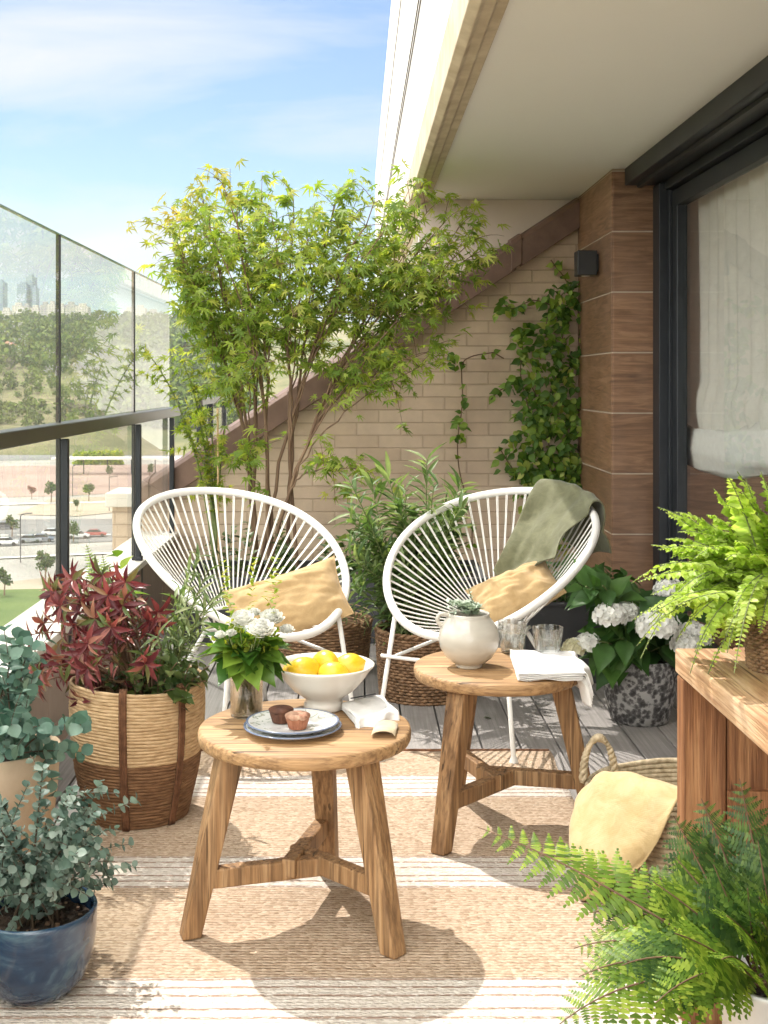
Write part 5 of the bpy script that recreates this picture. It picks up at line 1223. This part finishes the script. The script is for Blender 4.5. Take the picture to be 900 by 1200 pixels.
for i, (a0, a1, yt, m_) in enumerate(((14, 26, 358, 'blockA'), (26, 34, 359, 'blockB'), (35, 46, 361, 'blockA'), (47, 56, 357, 'blockB'), (56, 64, 356, 'blockA'), (66, 75, 359, 'blockA'), (76, 88, 357, 'blockB'), (88, 103, 359, 'blockA'), (0, 12, 364, 'blockA'), (104, 140, 376, 'blockB'), (145, 156, 363, 'blockA'), (157, 170, 361, 'blockA'), (171, 186, 366, 'blockB'), (190, 215, 372, 'blockA'), (225, 262, 373, 'blockB'))):
    labs = ['pale block in front of the twin towers', 'darker grey block directly under the twin towers', 'pale block right of the twin towers', 'grey slab block left of the glass joint', 'pale slab block touching the glass joint', 'pale block right of the first glass joint', 'grey block in the row right of the first glass joint', 'wide pale block ending the main skyline row', 'low pale block at the left edge of the skyline', 'long low grey block beyond the hill trees', 'pale block left of the second glass joint', 'pale block right of the second glass joint', 'grey block seen through the last glass pane', 'low pale block at the end of the glass', 'long low block on the ridge behind the maple']
    block(a0, a1, yt, 2300, 25, m_, 'apartment_block', labs[i], 'building', 'apartment blocks on the skyline')
# ================================================================ LIGHT
EL = R(57.5); AZ = R(-31)
sun = D.lights.new('sun', 'SUN'); so = D.objects.new('sun', sun); COL.objects.link(so); sun.energy = 2.35; sun.angle = R(.6); sun.color = (1, .945, .87)
dv = Vector((-math.sin(AZ)*math.cos(EL), -math.cos(AZ)*math.cos(EL), -math.sin(EL))); so.rotation_euler = dv.to_track_quat('-Z', 'Y').to_euler(); so.location = (0, 0, 10)
W = D.worlds.new('World'); S.world = W; W.use_nodes = True; nt = W.node_tree; nt.nodes.clear()
out = nt.nodes.new('ShaderNodeOutputWorld'); bg = nt.nodes.new('ShaderNodeBackground'); sky = nt.nodes.new('ShaderNodeTexSky'); sky.sky_type = 'NISHITA'; sky.sun_disc = False; sky.sun_elevation = EL; sky.sun_rotation = AZ
sky.air_density = 1.0; sky.dust_density = .6; sky.ozone_density = 2.0; sky.altitude = 600
tc = nt.nodes.new('ShaderNodeTexCoord'); mp_ = nt.nodes.new('ShaderNodeMapping'); mp_.inputs['Scale'].default_value = (1.4, 1.4, 6.5); mp_.inputs['Rotation'].default_value = (0, R(9), 0); mp_.inputs['Location'].default_value = (1.3, .4, .35)
nz = nt.nodes.new('ShaderNodeTexNoise'); nz.inputs['Scale'].default_value = 1.7; nz.inputs['Detail'].default_value = 8; nz.inputs['Roughness'].default_value = .55; nz.inputs['Distortion'].default_value = .4
rp = nt.nodes.new('ShaderNodeValToRGB'); rp.color_ramp.elements[0].position = .41; rp.color_ramp.elements[0].color = (.0, .0, .0, 1); rp.color_ramp.elements[1].position = .66; rp.color_ramp.elements[1].color = (.92, .92, .92, 1)
mx = nt.nodes.new('ShaderNodeMix'); mx.data_type = 'RGBA'; mx.inputs[7].default_value = (5.4, 5.6, 5.8, 1)
nt.links.new(tc.outputs['Generated'], mp_.inputs['Vector']); nt.links.new(mp_.outputs[0], nz.inputs['Vector']); nt.links.new(nz.outputs['Fac'], rp.inputs['Fac']); nt.links.new(rp.outputs[0], mx.inputs[0]); tint = nt.nodes.new('ShaderNodeMix'); tint.data_type = 'RGBA'; tint.blend_type = 'MULTIPLY'; tint.inputs[0].default_value = 1; tint.inputs[7].default_value = (.80, .87, .90, 1); nt.links.new(sky.outputs[0], tint.inputs[6]); nt.links.new(tint.outputs[2], mx.inputs[6]); sp3 = nt.nodes.new('ShaderNodeSeparateXYZ'); nt.links.new(tc.outputs['Generated'], sp3.inputs[0])
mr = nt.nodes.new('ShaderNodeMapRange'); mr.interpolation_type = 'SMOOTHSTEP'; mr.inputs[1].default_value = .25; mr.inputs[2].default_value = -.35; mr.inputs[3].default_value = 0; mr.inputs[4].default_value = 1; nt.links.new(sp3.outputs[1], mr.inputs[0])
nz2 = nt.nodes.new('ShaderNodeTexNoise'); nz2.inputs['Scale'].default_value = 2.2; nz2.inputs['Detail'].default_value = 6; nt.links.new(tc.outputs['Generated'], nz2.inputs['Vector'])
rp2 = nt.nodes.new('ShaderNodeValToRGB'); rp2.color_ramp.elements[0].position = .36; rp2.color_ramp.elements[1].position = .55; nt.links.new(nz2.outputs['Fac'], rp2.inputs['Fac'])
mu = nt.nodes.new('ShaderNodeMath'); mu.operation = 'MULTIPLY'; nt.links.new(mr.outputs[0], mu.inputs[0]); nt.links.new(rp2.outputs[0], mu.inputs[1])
mx2 = nt.nodes.new('ShaderNodeMix'); mx2.data_type = 'RGBA'; mx2.inputs[7].default_value = (40, 38.5, 36, 1); nt.links.new(mu.outputs[0], mx2.inputs[0]); nt.links.new(mx.outputs[2], mx2.inputs[6])  # very bright clouds added behind the camera, out of view, to fill the shade
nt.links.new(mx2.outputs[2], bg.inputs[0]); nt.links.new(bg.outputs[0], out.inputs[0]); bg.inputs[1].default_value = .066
# haze
mh = D.materials.new('haze_air'); mh.use_nodes = True; mh.node_tree.nodes.clear(); oo = mh.node_tree.nodes.new('ShaderNodeOutputMaterial'); pv = mh.node_tree.nodes.new('ShaderNodeVolumePrincipled'); pv.inputs['Color'].default_value = (.93, .96, 1, 1); pv.inputs['Density'].default_value = .00010; pv.inputs['Anisotropy'].default_value = .2
mh.node_tree.links.new(pv.outputs[0], oo.inputs['Volume'])
USE_HAZE = True
if USE_HAZE:
    o = MB().box(-1750, 1700, -450, 3350, -42, 245).build('haze', mh); tag(o, kind='stuff')
S.render.engine = 'CYCLES'
S.view_settings.view_transform = 'Standard'; S.view_settings.look = 'None'; S.view_settings.exposure = 1.30; S.view_settings.gamma = 1
S.cycles.max_bounces = 8; S.cycles.transparent_max_bounces = 24; S.cycles.caustics_reflective = False; S.cycles.caustics_refractive = False
